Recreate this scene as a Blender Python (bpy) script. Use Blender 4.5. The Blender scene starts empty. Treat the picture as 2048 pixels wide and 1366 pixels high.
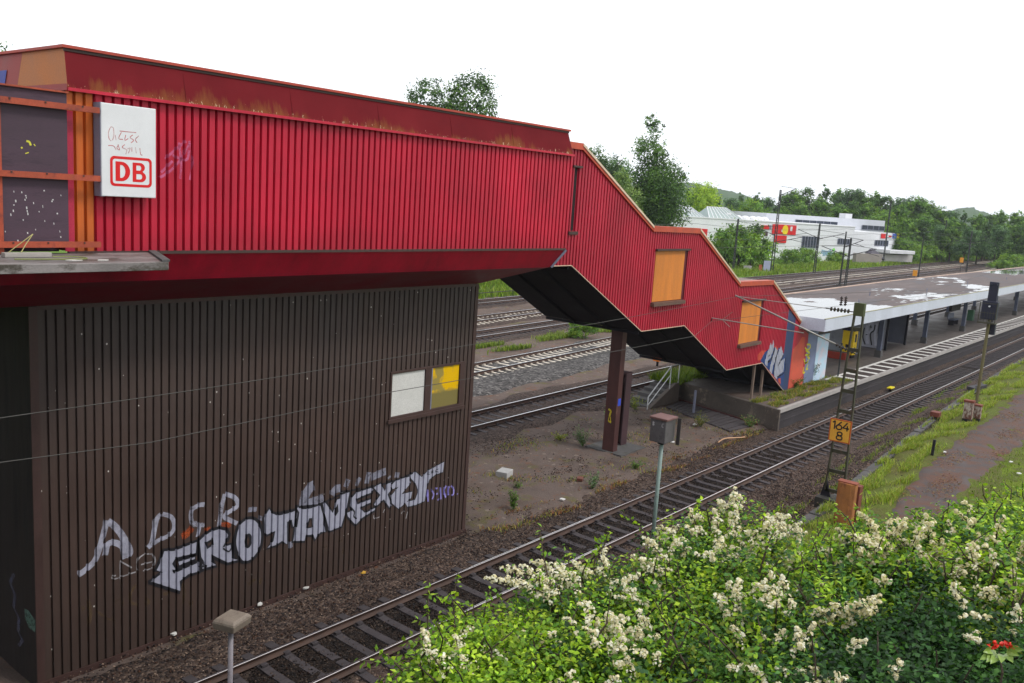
import bpy, bmesh, math, random
import numpy as np
from mathutils import Vector, geometry
rng = np.random.default_rng(11)
random.seed(11)
S = bpy.context.scene
COL = S.collection
R_ = math.radians
# ------------------------------------------------------------------ camera (solved from the photograph's vanishing points)
FOC, YAW, PIT, ROL, CZ = 1771.185, 0.680748481, 0.162500568, 0.0652887884, 9.3
_f = np.array([math.cos(PIT)*math.cos(YAW), math.cos(PIT)*math.sin(YAW), -math.sin(PIT)])
_r = np.array([math.sin(YAW), -math.cos(YAW), 0.0])
_u = np.cross(_r, _f)
_r2 = math.cos(ROL)*_r + math.sin(ROL)*_u
_u2 = -math.sin(ROL)*_r + math.cos(ROL)*_u
CAM = np.array([0, 0, CZ])
def ray(x, y): return _f*FOC + _r2*(x-1024) - _u2*(y-683)
def un(x, y, ax, v):
    "survey: where the sight line of photo pixel (x, y) meets the plane axis ax = v"
    d = ray(x, y); return CAM + d*((v-CAM[ax])/d[ax])
def at(x, y, dist):
    d = ray(x, y); return CAM + d/np.linalg.norm(d)*dist
def dep(x, y, depth): return CAM + ray(x, y)*(depth/FOC)
def hy(x): return 488.08 + 0.06537*(x-2493.5)
cam = bpy.data.objects.new('camera', bpy.data.cameras.new('camera')); COL.objects.link(cam)
cam.data.sensor_width = 36; cam.data.lens = FOC/2048*36
cam.data.clip_start = 0.1; cam.data.clip_end = 6000
M4 = [[_r2[i], _u2[i], -_f[i], CAM[i]] for i in range(3)] + [[0, 0, 0, 1]]
from mathutils import Matrix
cam.matrix_world = Matrix(M4)
S.camera = cam
# ------------------------------------------------------------------ objects
def tag(o, label=None, cat=None, group=None, kind=None):
    if label: o['label'] = label
    if cat: o['category'] = cat
    if group: o['group'] = group
    if kind: o['kind'] = kind
    return o
def thing(name, label, cat, loc=(0, 0, 0), group=None):
    o = bpy.data.objects.new(name, None); COL.objects.link(o); o.location = loc; o.empty_display_size = .2
    return tag(o, label, cat, group)
def root_loc(p):
    while p.parent: p = p.parent
    return Vector(p.location)
def link(name, me, mat, parent=None, loc=None):
    "vertices are given in world metres; they become local to the thing's base"
    o = bpy.data.objects.new(name, me); COL.objects.link(o)
    if parent is not None:
        off = root_loc(parent); o.parent = parent
    else:
        off = Vector(loc) if loc is not None else Vector((0, 0, 0)); o.location = off
    if off.length > 0: me.transform(Matrix.Translation(-off))
    if mat is not None:
        for m in (mat if isinstance(mat, (list, tuple)) else [mat]): me.materials.append(m)
    return o
class MB:
    def __init__(s): s.v = []; s.f = []; s.m = []
    def poly(s, pts, m=0):
        i = len(s.v); s.v += [tuple(map(float, p)) for p in pts]; s.f.append(tuple(range(i, i+len(pts)))); s.m.append(m); return s
    def hexa(s, p, m=0):
        "p: 4 bottom then 4 top points"
        i = len(s.v); s.v += [tuple(map(float, q)) for q in p]
        for f in ((3, 2, 1, 0), (4, 5, 6, 7), (0, 1, 5, 4), (1, 2, 6, 5), (2, 3, 7, 6), (3, 0, 4, 7)):
            s.f.append(tuple(i+k for k in f)); s.m.append(m)
        return s
    def box(s, x0, x1, y0, y1, z0, z1, m=0):
        return s.hexa([(x0, y0, z0), (x1, y0, z0), (x1, y1, z0), (x0, y1, z0), (x0, y0, z1), (x1, y0, z1), (x1, y1, z1), (x0, y1, z1)], m)
    def bar(s, a, b, w, h, m=0, up=(0, 0, 1)):
        a = Vector(a); b = Vector(b); d = (b-a).normalized(); u = Vector(up)
        if abs(d.dot(u)) > .98: u = Vector((1, 0, 0))
        sd = d.cross(u).normalized()*(w/2); u = sd.cross(d).normalized()*(h/2)
        return s.hexa([a-sd-u, a+sd-u, b+sd-u, b-sd-u, a-sd+u, a+sd+u, b+sd+u, b-sd+u], m)
    def tube(s, pts, r, n=8, m=0, cap=True):
        pts = [Vector(p) for p in pts]; k = len(pts); rs = r if isinstance(r, (list, tuple)) else [r]*k
        i0 = len(s.v); ref = None
        for j, p in enumerate(pts):
            d = (pts[min(j+1, k-1)]-pts[max(j-1, 0)]).normalized()
            if ref is None: ref = Vector((0, 0, 1)) if abs(d.z) < .9 else Vector((1, 0, 0))
            a = d.cross(ref).normalized(); b = a.cross(d).normalized(); ref = b
            for q in range(n):
                t = 2*math.pi*q/n; s.v.append(tuple(p+(a*math.cos(t)+b*math.sin(t))*rs[j]))
        for j in range(k-1):
            for q in range(n):
                s.f.append((i0+j*n+q, i0+j*n+(q+1) % n, i0+(j+1)*n+(q+1) % n, i0+(j+1)*n+q)); s.m.append(m)
        if cap:
            s.f.append(tuple(i0+q for q in reversed(range(n)))); s.m.append(m)
            s.f.append(tuple(i0+(k-1)*n+q for q in range(n))); s.m.append(m)
        return s
    def prism(s, pts, vec, m=0):
        n = len(pts); i = len(s.v); vec = Vector(vec)
        s.v += [tuple(map(float, p)) for p in pts] + [tuple(Vector(p)+vec) for p in pts]
        s.f.append(tuple(range(i, i+n))); s.m.append(m)
        s.f.append(tuple(range(i+2*n-1, i+n-1, -1))); s.m.append(m)
        for k in range(n):
            s.f.append((i+k, i+n+k, i+n+(k+1) % n, i+(k+1) % n)); s.m.append(m)
        return s
    def mesh(s, name, fix=True):
        me = bpy.data.meshes.new(name); me.from_pydata(s.v, [], s.f)
        me.polygons.foreach_set('material_index', s.m)
        if fix:
            bm = bmesh.new(); bm.from_mesh(me); bmesh.ops.recalc_face_normals(bm, faces=bm.faces); bm.to_mesh(me); bm.free()
        me.update(); return me
    def build(s, name, mat, parent=None, loc=None, bevel=0, smooth=False, fix=True):
        o = link(name, s.mesh(name, fix), mat, parent, loc)
        if bevel:
            b = o.modifiers.new('bevel', 'BEVEL'); b.width = bevel; b.segments = 2; b.limit_method = 'ANGLE'
        if smooth: o.data.shade_smooth()
        return o
def copy_tree(o, parent=None):
    c = o.copy(); COL.objects.link(c); c.parent = parent
    for ch in list(o.children): copy_tree(ch, c)
    return c
def np_mesh(name, V, F, tint=None, matidx=None):
    "fast mesh from arrays; F is (n, k)"
    me = bpy.data.meshes.new(name); V = np.asarray(V, np.float32); F = np.asarray(F, np.int32); k = F.shape[1]
    me.vertices.add(len(V)); me.vertices.foreach_set('co', V.ravel())
    me.loops.add(F.size); me.loops.foreach_set('vertex_index', F.ravel())
    me.polygons.add(len(F)); me.polygons.foreach_set('loop_start', np.arange(0, F.size, k, dtype=np.int32))
    me.polygons.foreach_set('loop_total', np.full(len(F), k, np.int32))
    if matidx is not None: me.polygons.foreach_set('material_index', np.asarray(matidx, np.int32))
    if tint is not None:
        a = me.attributes.new('tint', 'FLOAT_COLOR', 'POINT')
        c = np.ones((len(V), 4), np.float32); c[:, :3] = tint; a.data.foreach_set('color', c.ravel())
    me.update(calc_edges=True); me.validate(); return me
# ------------------------------------------------------------------ materials
def srgb(r, g, b):
    f = lambda c: ((c/255+.055)/1.055)**2.4 if c > 10 else c/255/12.92
    return (f(r), f(g), f(b), 1)
class Nt:
    def __init__(s, name):
        s.m = bpy.data.materials.new(name); s.m.use_nodes = True; s.t = s.m.node_tree; s.t.nodes.clear()
        s.out = s.n('ShaderNodeOutputMaterial'); s.b = s.n('ShaderNodeBsdfPrincipled'); s.l(s.b, 0, s.out, 0)
        s.co = s.n('ShaderNodeTexCoord')
    def n(s, ty, **kw):
        x = s.t.nodes.new(ty)
        for k, v in kw.items(): setattr(x, k, v)
        return x
    def l(s, a, ao, b, bi): s.t.links.new(a.outputs[ao], b.inputs[bi])
    def map(s, scale=(1, 1, 1), loc=(0, 0, 0)):
        m = s.n('ShaderNodeMapping'); s.l(s.co, 'Object', m, 0)
        m.inputs['Scale'].default_value = scale; m.inputs['Location'].default_value = loc; return m
    def noise(s, sc, det=4, rough=.6, stretch=(1, 1, 1), loc=(0, 0, 0)):
        x = s.n('ShaderNodeTexNoise'); x.inputs['Scale'].default_value = sc; x.inputs['Detail'].default_value = det; x.inputs['Roughness'].default_value = rough
        s.l(s.map(stretch, loc), 0, x, 0); return x
    def vor(s, sc, stretch=(1, 1, 1), feature='F1'):
        x = s.n('ShaderNodeTexVoronoi', feature=feature); x.inputs['Scale'].default_value = sc; s.l(s.map(stretch), 0, x, 0); return x
    def ramp(s, src, out, stops):
        r = s.n('ShaderNodeValToRGB'); s.l(src, out, r, 0); e = r.color_ramp.elements
        while len(e) < len(stops): e.new(.5)
        for k, (p, c) in enumerate(stops):
            e[k].position = p; e[k].color = c if isinstance(c, tuple) else (c, c, c, 1)
        return r
    def mix(s, fac, a, b, mode='MIX'):
        m = s.n('ShaderNodeMix', data_type='RGBA', blend_type=mode)
        for v, i in ((fac, 0), (a, 6), (b, 7)):
            if isinstance(v, tuple) and not isinstance(v[0], (int, float)): s.l(v[0], v[1], m, i)
            elif isinstance(v, (int, float)): m.inputs[i].default_value = v
            else: m.inputs[i].default_value = v
        return m
    def math(s, op, a, b=0):
        m = s.n('ShaderNodeMath', operation=op)
        for v, i in ((a, 0), (b, 1)):
            if isinstance(v, tuple): s.l(v[0], v[1], m, i)
            else: m.inputs[i].default_value = v
        return m
    def maprange(s, a, lo, hi, o0=0, o1=1):
        m = s.n('ShaderNodeMapRange'); s.l(a[0], a[1], m, 0)
        for i, v in zip((1, 2, 3, 4), (lo, hi, o0, o1)): m.inputs[i].default_value = v
        return m
    def xyz(s):
        x = s.n('ShaderNodeSeparateXYZ'); s.l(s.co, 'Object', x, 0); return x
    def bump(s, src, out, st, dist=.02):
        b = s.n('ShaderNodeBump'); b.inputs['Strength'].default_value = st; b.inputs['Distance'].default_value = dist
        s.l(src, out, b, 'Height'); s.l(b, 0, s.b, 'Normal'); return b
    def set(s, **kw):
        for k, v in kw.items(): s.b.inputs[k.replace('_', ' ')].default_value = v
        return s
def M(name, c, rough=.65, var=.25, sc=2.0, c2=None, c2amt=.45, stretch=(1, 1, 1), bump=.15, bsc=None, metal=0, spec=.4, fine=40, fvar=.15):
    "painted / weathered surface: two-scale tonal variation, patches of a second colour, fine bump"
    t = Nt(name); c = srgb(*c) if max(c) > 1 else (*c, 1)
    n1 = t.noise(sc, 5, .65, stretch); n2 = t.noise(fine, 3, .6, stretch, (3, 1, 7))
    lo = tuple(x*(1-var) for x in c[:3])+(1,); hi = tuple(min(1, x*(1+var)) for x in c[:3])+(1,)
    r = t.ramp(n1, 0, [(.3, lo), (.7, hi)])
    f = t.ramp(n2, 0, [(.3, 1-fvar), (.7, 1+fvar*.4)])
    last = t.mix(1.0, (r, 0), (f, 0), 'MULTIPLY')
    if c2 is not None:
        c2 = srgb(*c2) if max(c2) > 1 else (*c2, 1)
        n3 = t.noise(sc*1.7, 7, .75, stretch, (9, 4, 2)); k = t.ramp(n3, 0, [(1-c2amt, 0.0), (1-c2amt+.12, 1.0)])
        last = t.mix((k, 0), (last, 2), c2)
    t.l(last, 2, t.b, 'Base Color')
    rr = t.ramp(n1, 0, [(.3, rough*.85), (.7, min(1, rough*1.12))]); t.l(rr, 0, t.b, 'Roughness')
    t.set(Metallic=metal, Specular_IOR_Level=spec)
    if bump: t.bump(n2, 0, bump, .004 if bsc is None else bsc)
    return t.m
def ss(a, b, x): 
    t = min(1, max(0, (x-a)/(b-a))); return t*t*(3-2*t)
# ------------------------------------------------------------------ sky and sun (overcast summer day)
SUN_EL, SUN_AZ = R_(52), R_(-70)      # azimuth measured from +X towards +Y: behind and right of the camera
w = bpy.data.worlds.new('World'); S.world = w; w.use_nodes = True
wt = w.node_tree; bg = wt.nodes['Background']
sky = wt.nodes.new('ShaderNodeTexSky'); sky.sky_type = 'NISHITA'; sky.sun_disc = False
sky.sun_elevation = SUN_EL; sky.sun_rotation = R_(90)-SUN_AZ; sky.air_density = 1.2; sky.dust_density = 2; sky.ozone_density = 1
hs = wt.nodes.new('ShaderNodeHueSaturation'); hs.inputs['Saturation'].default_value = .25; hs.inputs['Value'].default_value = 1.0
cl = wt.nodes.new('ShaderNodeMix'); cl.data_type = 'RGBA'; cl.inputs[0].default_value = .82; cl.inputs[7].default_value = (8.0, 8.3, 8.7, 1)   # closed white cloud deck over the clear sky
wt.links.new(sky.outputs[0], hs.inputs['Color']); wt.links.new(hs.outputs[0], cl.inputs[6]); wt.links.new(cl.outputs[2], bg.inputs[0]); bg.inputs[1].default_value = .15
sl = bpy.data.lights.new('sun', 'SUN'); sl.energy = 1.4; sl.angle = R_(11); sl.color = (1, .96, .9)
so = bpy.data.objects.new('sun', sl); COL.objects.link(so)
sd = Vector((math.cos(SUN_EL)*math.cos(SUN_AZ), math.cos(SUN_EL)*math.sin(SUN_AZ), math.sin(SUN_EL)))
so.rotation_euler = sd.to_track_quat('Z', 'Y').to_euler(); so.location = (0, 0, 60)
S.view_settings.view_transform = 'Standard'; S.view_settings.look = 'None'; S.view_settings.exposure = EXPOSURE = 0.28; S.view_settings.gamma = 1
S.cycles.max_bounces = 6; S.cycles.transparent_max_bounces = 8
# ------------------------------------------------------------------ ground materials
def ballast_mat(name, cols, grease=None, sc=17):
    t = Nt(name); v = t.vor(sc); n = t.noise(.35, 5, .6); n2 = t.noise(6, 4, .7, (1, 1, 1), (5, 2, 0))
    g = t.n('ShaderNodeSeparateColor'); t.l(v, 'Color', g, 0)
    r = t.ramp(g, 0, [(i/(len(cols)-1), srgb(*c)) for i, c in enumerate(cols)])
    k = t.ramp(n, 0, [(.3, .72), (.7, 1.15)]); a = t.mix(1, (r, 0), (k, 0), 'MULTIPLY')
    k2 = t.ramp(n2, 0, [(.35, .75), (.7, 1.1)]); a = t.mix(1, (a, 2), (k2, 0), 'MULTIPLY')
    if grease is not None:
        x = t.xyz(); d = t.math('ABSOLUTE', (t.math('SUBTRACT', (x, 1), grease), 0)); n3 = t.noise(3, 3, .6)
        d2 = t.math('ADD', (d, 0), (t.math('MULTIPLY', (n3, 0), .5), 0))
        k3 = t.maprange((d2, 0), .75, 1.35, .28, 1.0); a = t.mix(1, (a, 2), (k3, 0), 'MULTIPLY')
    t.l(a, 2, t.b, 'Base Color'); t.set(Roughness=.92, Specular_IOR_Level=.2)
    d = t.ramp(v, 'Distance', [(0, 1.0), (.75, 0.0)]); t.bump(d, 0, .9, .035); return t.m
MAT_BAL = ballast_mat('brown ballast', [(34, 28, 27), (68, 55, 50), (88, 72, 63), (50, 44, 44), (116, 99, 88), (58, 43, 37)], grease=13.08)
MAT_BALD = ballast_mat('dark ballast', [(42, 34, 32), (84, 70, 64), (62, 52, 48), (108, 92, 84), (54, 44, 40)])
MAT_BALG = ballast_mat('grey ballast', [(38, 36, 36), (86, 83, 82), (58, 55, 55), (122, 118, 115), (44, 42, 42)], sc=8)
def dirt_mat():
    t = Nt('dusty soil'); n = t.noise(.45, 6, .65); n2 = t.noise(2.2, 6, .7, (1, 1, 1), (4, 8, 1)); n3 = t.noise(25, 3, .6); v = t.vor(9)
    r = t.ramp(n, 0, [(.25, srgb(70, 60, 56)), (.5, srgb(102, 89, 83)), (.75, srgb(84, 71, 63))])
    k = t.ramp(n2, 0, [(.56, 0.0), (.68, .8)]); a = t.mix((k, 0), (r, 0), srgb(118, 76, 50))
    n4 = t.noise(.9, 5, .7, (1, 1, 1), (14, 3, 1)); k4 = t.ramp(n4, 0, [(.56, 0.0), (.68, .75)]); a = t.mix((k4, 0), (a, 2), srgb(96, 94, 46))
    f = t.ramp(n3, 0, [(.3, .75), (.7, 1.1)]); a = t.mix(1, (a, 2), (f, 0), 'MULTIPLY')
    g = t.n('ShaderNodeSeparateColor'); t.l(v, 'Color', g, 0); sp = t.ramp(g, 0, [(.975, 0.0), (.985, .45)]); a = t.mix((sp, 0), (a, 2), srgb(140, 126, 116))
    t.l(a, 2, t.b, 'Base Color'); t.set(Roughness=.95, Specular_IOR_Level=.15); t.bump(n3, 0, .5, .03); return t.m
MAT_DIRT = dirt_mat()
def grass_ground(name, cs):
    t = Nt(name); n = t.noise(.6, 6, .7); n2 = t.noise(14, 4, .7, (1, 1, 1), (2, 2, 2))
    r = t.ramp(n, 0, [(.25+.5*i/(len(cs)-1), srgb(*c)) for i, c in enumerate(cs)]); f = t.ramp(n2, 0, [(.3, .6), (.7, 1.15)])
    a = t.mix(1, (r, 0), (f, 0), 'MULTIPLY'); t.l(a, 2, t.b, 'Base Color'); t.set(Roughness=.9, Specular_IOR_Level=.15); t.bump(n2, 0, .8, .06); return t.m
MAT_VERGE = grass_ground('verge turf', [(84, 78, 50), (92, 104, 40), (92, 92, 48), (84, 76, 54)])
MAT_LAWN = grass_ground('lawn turf', [(88, 104, 30), (104, 120, 36), (80, 98, 28)])
MAT_FIELD = grass_ground('meadow', [(72, 96, 30), (96, 124, 34), (80, 108, 36), (112, 128, 48)])
MAT_MOUND = grass_ground('bank undergrowth', [(28, 34, 16), (44, 52, 22), (36, 40, 22)])
def path_mat():
    t = Nt('old asphalt path'); n = t.noise(.5, 6, .7); n2 = t.noise(1.6, 7, .75, (1, 1, 1), (7, 1, 3)); n3 = t.noise(40, 3, .6)
    r = t.ramp(n, 0, [(.3, srgb(62, 55, 54)), (.7, srgb(86, 77, 75))]); k = t.ramp(n2, 0, [(.44, 0.0), (.58, .9)])
    a = t.mix((k, 0), (r, 0), srgb(92, 62, 48)); f = t.ramp(n3, 0, [(.3, .8), (.7, 1.08)]); a = t.mix(1, (a, 2), (f, 0), 'MULTIPLY')
    t.l(a, 2, t.b, 'Base Color'); t.set(Roughness=.8, Specular_IOR_Level=.3); t.bump(n3, 0, .4, .01); return t.m
MAT_PATH = path_mat()
# ------------------------------------------------------------------ ground sheets
def smooth_path(pts, step=1.0):
    p = np.array(pts, float); x = np.arange(p[0, 0], p[-1, 0]+1e-6, step)
    y = np.interp(x, p[:, 0], p[:, 1])
    k = max(3, int(24/step)) | 1; pad = np.r_[2*y[0]-y[k//2:0:-1], y, 2*y[-1]-y[-2:-k//2-1:-1]]
    y2 = np.convolve(pad, np.ones(k)/k, 'valid')[:len(x)]
    return x, y2
def sheet(name, mat, xs, yl, yr, prof, rough=.012, edge=.12, kind='structure', taper=0):
    "a ground sheet between two edge curves; prof = [(t across, z)]"
    xs = np.asarray(xs, float); n = len(xs); k = len(prof); yl = np.broadcast_to(yl, n)+rng.normal(0, edge, n); yr = np.broadcast_to(yr, n)+rng.normal(0, edge, n)
    V = np.zeros((n, k, 3))
    for j, (t_, z) in enumerate(prof):
        V[:, j, 0] = xs; V[:, j, 1] = yl+(yr-yl)*t_; V[:, j, 2] = z+rng.normal(0, rough, n)
    if taper: V[:, :, 2] -= (.3*np.clip(1-(xs-xs[0])/taper, 0, 1)**2)[:, None]
    idx = np.arange(n*k).reshape(n, k); F = np.stack([idx[:-1, :-1], idx[1:, :-1], idx[1:, 1:], idx[:-1, 1:]], -1).reshape(-1, 4)
    o = link(name, np_mesh(name, V.reshape(-1, 3), F), mat); o.data.shade_smooth(); return tag(o, kind=kind)
def flatprof(z, ze, k=24, sh=.08):
    return [(i/k, z if sh < i/k < 1-sh else ze) for i in range(k+1)]
MB().poly([(-1500, -1500, -.42), (2800, -1500, -.42), (2800, 2600, -.42), (-1500, 2600, -.42)]).build('ground', MAT_FIELD)['kind'] = 'structure'
XN = np.arange(-30, 120, .35); XF = np.arange(-30, 420, 1.5)
sheet('yard_ground', MAT_DIRT, XF, 9.0, 55.5, flatprof(-.3, -.44, 30, .02), .02, .3)
T1, T2, T3 = [(-60, 13.08), (420, 13.08)], [(-60, 22.6), (24, 23.7), (48, 24.5), (80, 23.6), (140, 24.6), (300, 31), (420, 38)], [(-60, 26), (35, 31.1), (50, 32.35), (90, 36), (140, 39.5), (200, 42.5), (260, 46), (420, 53)]
T4, T5, T6 = [(-60, 31), (44, 39), (57, 40), (105, 43.3), (140, 45), (214, 47.6), (265, 51), (420, 56)], [(-60, 35), (49, 43.9), (59, 45.0), (115, 48.8), (192, 51.9), (277, 54.7), (420, 59.5)], [(-60, 40), (57, 51), (65, 51.9), (120, 53.6), (200, 56.3), (320, 58.8), (420, 63)]
PATHS = [smooth_path(t) for t in (T1, T2, T3, T4, T5, T6)]
def pathy(i, x): return np.interp(x, *PATHS[i])
sheet('ballast_ground', MAT_BAL, XN, np.interp(XN, [-30, 28, 64, 120], [9.1, 9.6, 11.2, 11.6]), 16.05, flatprof(-.215, -.34, 36, .03), .014, .1)
sheet('ballast_ground', MAT_BAL, np.arange(119.5, 420, 1.5), 11.5, 14.74, flatprof(-.215, -.34, 8, .1), .01, .05)
for i, (a, b, mt) in enumerate(((2.4, 2.6, MAT_BALD), (4.4, 2.5, MAT_BALG), (2.6, 2.4, MAT_BALD), (2.4, 2.6, MAT_BALD), (2.2, 2.4, MAT_BALD)), 1):
    sheet('ballast_ground', mt, XF, pathy(i, XF)-a, pathy(i, XF)+b, flatprof(-.205+.002*i, -.36, 14, .1), .015, .2)
soilx = np.arange(18.0, 39.2, .3)
sheet('soil_ground', MAT_DIRT, soilx, np.interp(soilx, [18, 22, 30, 36, 39], [15.0, 14.8, 15.1, 15.1, 14.9]), np.interp(soilx, [18, 24, 39], [19.6, 20.6, 21.8]), flatprof(-.13, -.36, 22, .05), .02, .16, taper=1.6)
# right-hand side: cable trough, verge, path, lawn
trx = np.arange(12, 120, .5); tr_y = np.interp(trx, [12, 28, 46, 64, 120], [9.3, 9.45, 10.62, 11.3, 12.1]); tr_y = np.minimum(tr_y, 11.5)
MAT_CONC = M('weathered concrete', (86, 84, 84), .85, .22, 1.5, (72, 72, 62), .46, bump=.4, bsc=.01, spec=.2)
m = MB()
for i in range(len(trx)-1): 
    y0 = tr_y[i]-.24; m.box(trx[i]+.008, trx[i+1]-.008, y0, y0+.32, -.3, -.13+rng.normal(0, .01))
tag(m.build('cable_trough', MAT_CONC, loc=(28, 9.4, -.3)), 'low concrete cable trough running between the ballast and the grass verge', 'cable trough')
vx = np.arange(9, 140, .5); ty = np.interp(vx, trx, tr_y)-.26
sheet('verge_ground', MAT_VERGE, vx, np.interp(vx, [9, 26, 60, 140], [4, 5, 5.2, 5.5]), ty, flatprof(-.12, -.2, 16, .05), .03, .05)
pl = [tuple(un(x, y, 2, -.09)[:2]) for x, y in ((1722, 1110), (1752, 1062), (1806, 985), (1850, 930), (1905, 884), (1980, 830), (2048, 775))]
prr = [tuple(un(x, y, 2, -.09)[:2]) for x, y in ((1850, 1130), (1880, 1052), (1915, 1005), (1950, 962), (2000, 925), (2048, 888), (2100, 850))]
pl.sort(); prr.sort(); px_ = np.arange(6, 110, .5)
pyl = np.interp(px_, [p[0] for p in pl], [p[1] for p in pl]); pyr = np.interp(px_, [p[0] for p in prr], [p[1] for p in prr]); pyr = np.minimum(pyr, pyl-1.1)
sheet('path', MAT_PATH, px_, pyr, pyl, flatprof(-.075, -.16, 10, .06), .006, .1)
sheet('lawn', MAT_LAWN, px_, -30.0, pyr-.1, flatprof(-.065, -.15, 12, .02), .02, .12)
# the bank the hedge grows on
gx, gy = np.arange(-14, 30, .5), np.arange(-26, 12, .5)
GX, GY = np.meshgrid(gx, gy, indexing='ij')
def bank_z(x, y):
    a = np.clip((8.9-y)/5.0, 0, 1)*np.clip((24-x)/16.0, 0, 1); a = a*a*(3-2*a); return -.42+5.7*a
GZ = bank_z(GX, GY)+rng.normal(0, .04, GX.shape)*(bank_z(GX, GY) > -.2)
idx = np.arange(GX.size).reshape(GX.shape); F = np.stack([idx[:-1, :-1], idx[1:, :-1], idx[1:, 1:], idx[:-1, 1:]], -1).reshape(-1, 4)
o = link('bank_terrain', np_mesh('bank_terrain', np.stack([GX, GY, GZ], -1).reshape(-1, 3), F), MAT_MOUND); o.data.shade_smooth(); tag(o, kind='structure')
# ------------------------------------------------------------------ tracks
def rail_mats(side, top): return [M('rusty rail '+side, (74, 56, 48), .7, .3, 3, (96, 62, 44), .4, spec=.3), M('rail head '+side, top, .22, .12, 8, None, bump=0, metal=1, stretch=(.2, 1, 1))]
RAIL_N = rail_mats('near', (214, 208, 206)); RAIL_F = rail_mats('far', (205, 205, 208))
MAT_SLP = M('tar-stained sleeper', (66, 60, 62), .8, .3, 1.4, (46, 42, 44), .45, stretch=(1, 3, 1), bump=.5, bsc=.01)
MAT_SLPC = M('pale concrete sleeper', (196, 186, 172), .85, .15, 1.5, (150, 136, 122), .4, bump=.3)
RP = [(-.07, -.16), (.07, -.16), (.07, -.148), (.012, -.125), (.012, -.045), (.034, -.036), (.036, -.006), (.028, 0), (-.028, 0), (-.036, -.006), (-.034, -.036), (-.012, -.045), (-.012, -.125), (-.07, -.148)]
def sleeper_mesh(name, mat, L=2.6, W=.26):
    m = MB(); prof = [(-1, -.02), (-.62, .0), (-.3, -.03), (.3, -.03), (.62, 0), (1, -.02)]
    for (a, za), (b, zb) in zip(prof[:-1], prof[1:]):
        ya, yb = a*L/2, b*L/2
        m.hexa([(-W/2, ya, -.2), (W/2, ya, -.2), (W/2, yb, -.2), (-W/2, yb, -.2), (-W/2+.03, ya, za), (W/2-.03, ya, za), (W/2-.03, yb, zb), (-W/2+.03, yb, zb)])
    for s_ in (-1, 1):                                             # rail pads and clips
        for c in (-1, 1): m.box(-.07, .07, s_*.75+c*.12-.045, s_*.75+c*.12+.045, 0, .045)
    me = m.mesh(name); me.materials.append(mat); return me
def track(i, label, x0, x1, g, rails, smat, part_rng, pitch=.62, dense=1.0, group='railway tracks through the station'):
    t = thing('railway_track', label, 'railway track', (x0, float(pathy(i, x0)), 0), group)
    xs = np.arange(x0, x1, dense); ys = pathy(i, xs)
    for s_ in (-1, 1):
        n = len(xs); k = len(RP); V = np.zeros((n, k, 3))
        for j, (a, z) in enumerate(RP): V[:, j, 0] = xs; V[:, j, 1] = ys+s_*g/2+a; V[:, j, 2] = z
        idx = np.arange(n*k).reshape(n, k); nx = np.roll(idx, -1, 1)
        F = np.stack([idx[:-1], nx[:-1], nx[1:], idx[1:]], -1).reshape(-1, 4); mi = np.tile(np.array([1 if j in (6, 7, 8) else 0 for j in range(k)]), n-1)
        link('rail', np_mesh('rail', V.reshape(-1, 3), F, matidx=mi), rails, t)
    me = sleeper_mesh('sleeper', smat, 2.6+(g-1.5)); rl = Vector(t.location); q = MB(); cnt = 0
    for x in np.arange(x0+.3, x1, pitch):
        y = float(pathy(i, x)); a = math.atan2(float(pathy(i, x+1))-y, 1); dz = -.165+rng.normal(0, .006)
        if part_rng[0] <= x <= part_rng[1] and cnt < 98:
            cnt += 1; o = bpy.data.objects.new('sleeper', me); COL.objects.link(o); o.parent = t
            o.location = Vector((x, y+rng.normal(0, .02), dz))-rl; o.rotation_euler[2] = a+rng.normal(0, .008)
        elif x > part_rng[1]:
            c, s2 = math.cos(a), math.sin(a); L = (2.6+g-1.5)/2
            P = lambda u, v, z: (x+u*c-v*s2, y+u*s2+v*c, z)
            q.hexa([P(-.13, -L, -.3), P(.13, -L, -.3), P(.13, L, -.3), P(-.13, L, -.3), P(-.1, -L, dz-.01), P(.1, -L, dz-.01), P(.1, L, dz-.01), P(-.1, L, dz-.01)])
    if q.v: q.build('far_sleepers', smat, t, fix=False)['kind'] = 'stuff'
    return t
track(0, 'near track with dark sleepers and rusty rails passing the brown wall and the platform', 4.5, 300, 1.5, RAIL_N, MAT_SLP, (0, 66))
track(1, 'track with bright rails behind the brown support column and along the far platform side', 20, 330, 1.6, RAIL_F, MAT_SLP, (0, 80))
track(2, 'track with pale concrete sleepers on a bed of blue-grey ballast', 22, 330, 1.6, RAIL_F, MAT_SLPC, (0, 82))
track(3, 'track bordered by weeds just beyond the grey ballast track', 30, 360, 1.55, RAIL_F, MAT_SLP, (0, 90))
track(4, 'track with white sleepers next to the one bordering the grass, seen under the stairs', 34, 360, 1.55, RAIL_F, MAT_SLPC, (0, 94))
track(5, 'rust-brown track at the edge of the grass in front of the white building', 40, 360, 1.6, RAIL_F, MAT_SLP, (0, 100))
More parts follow.
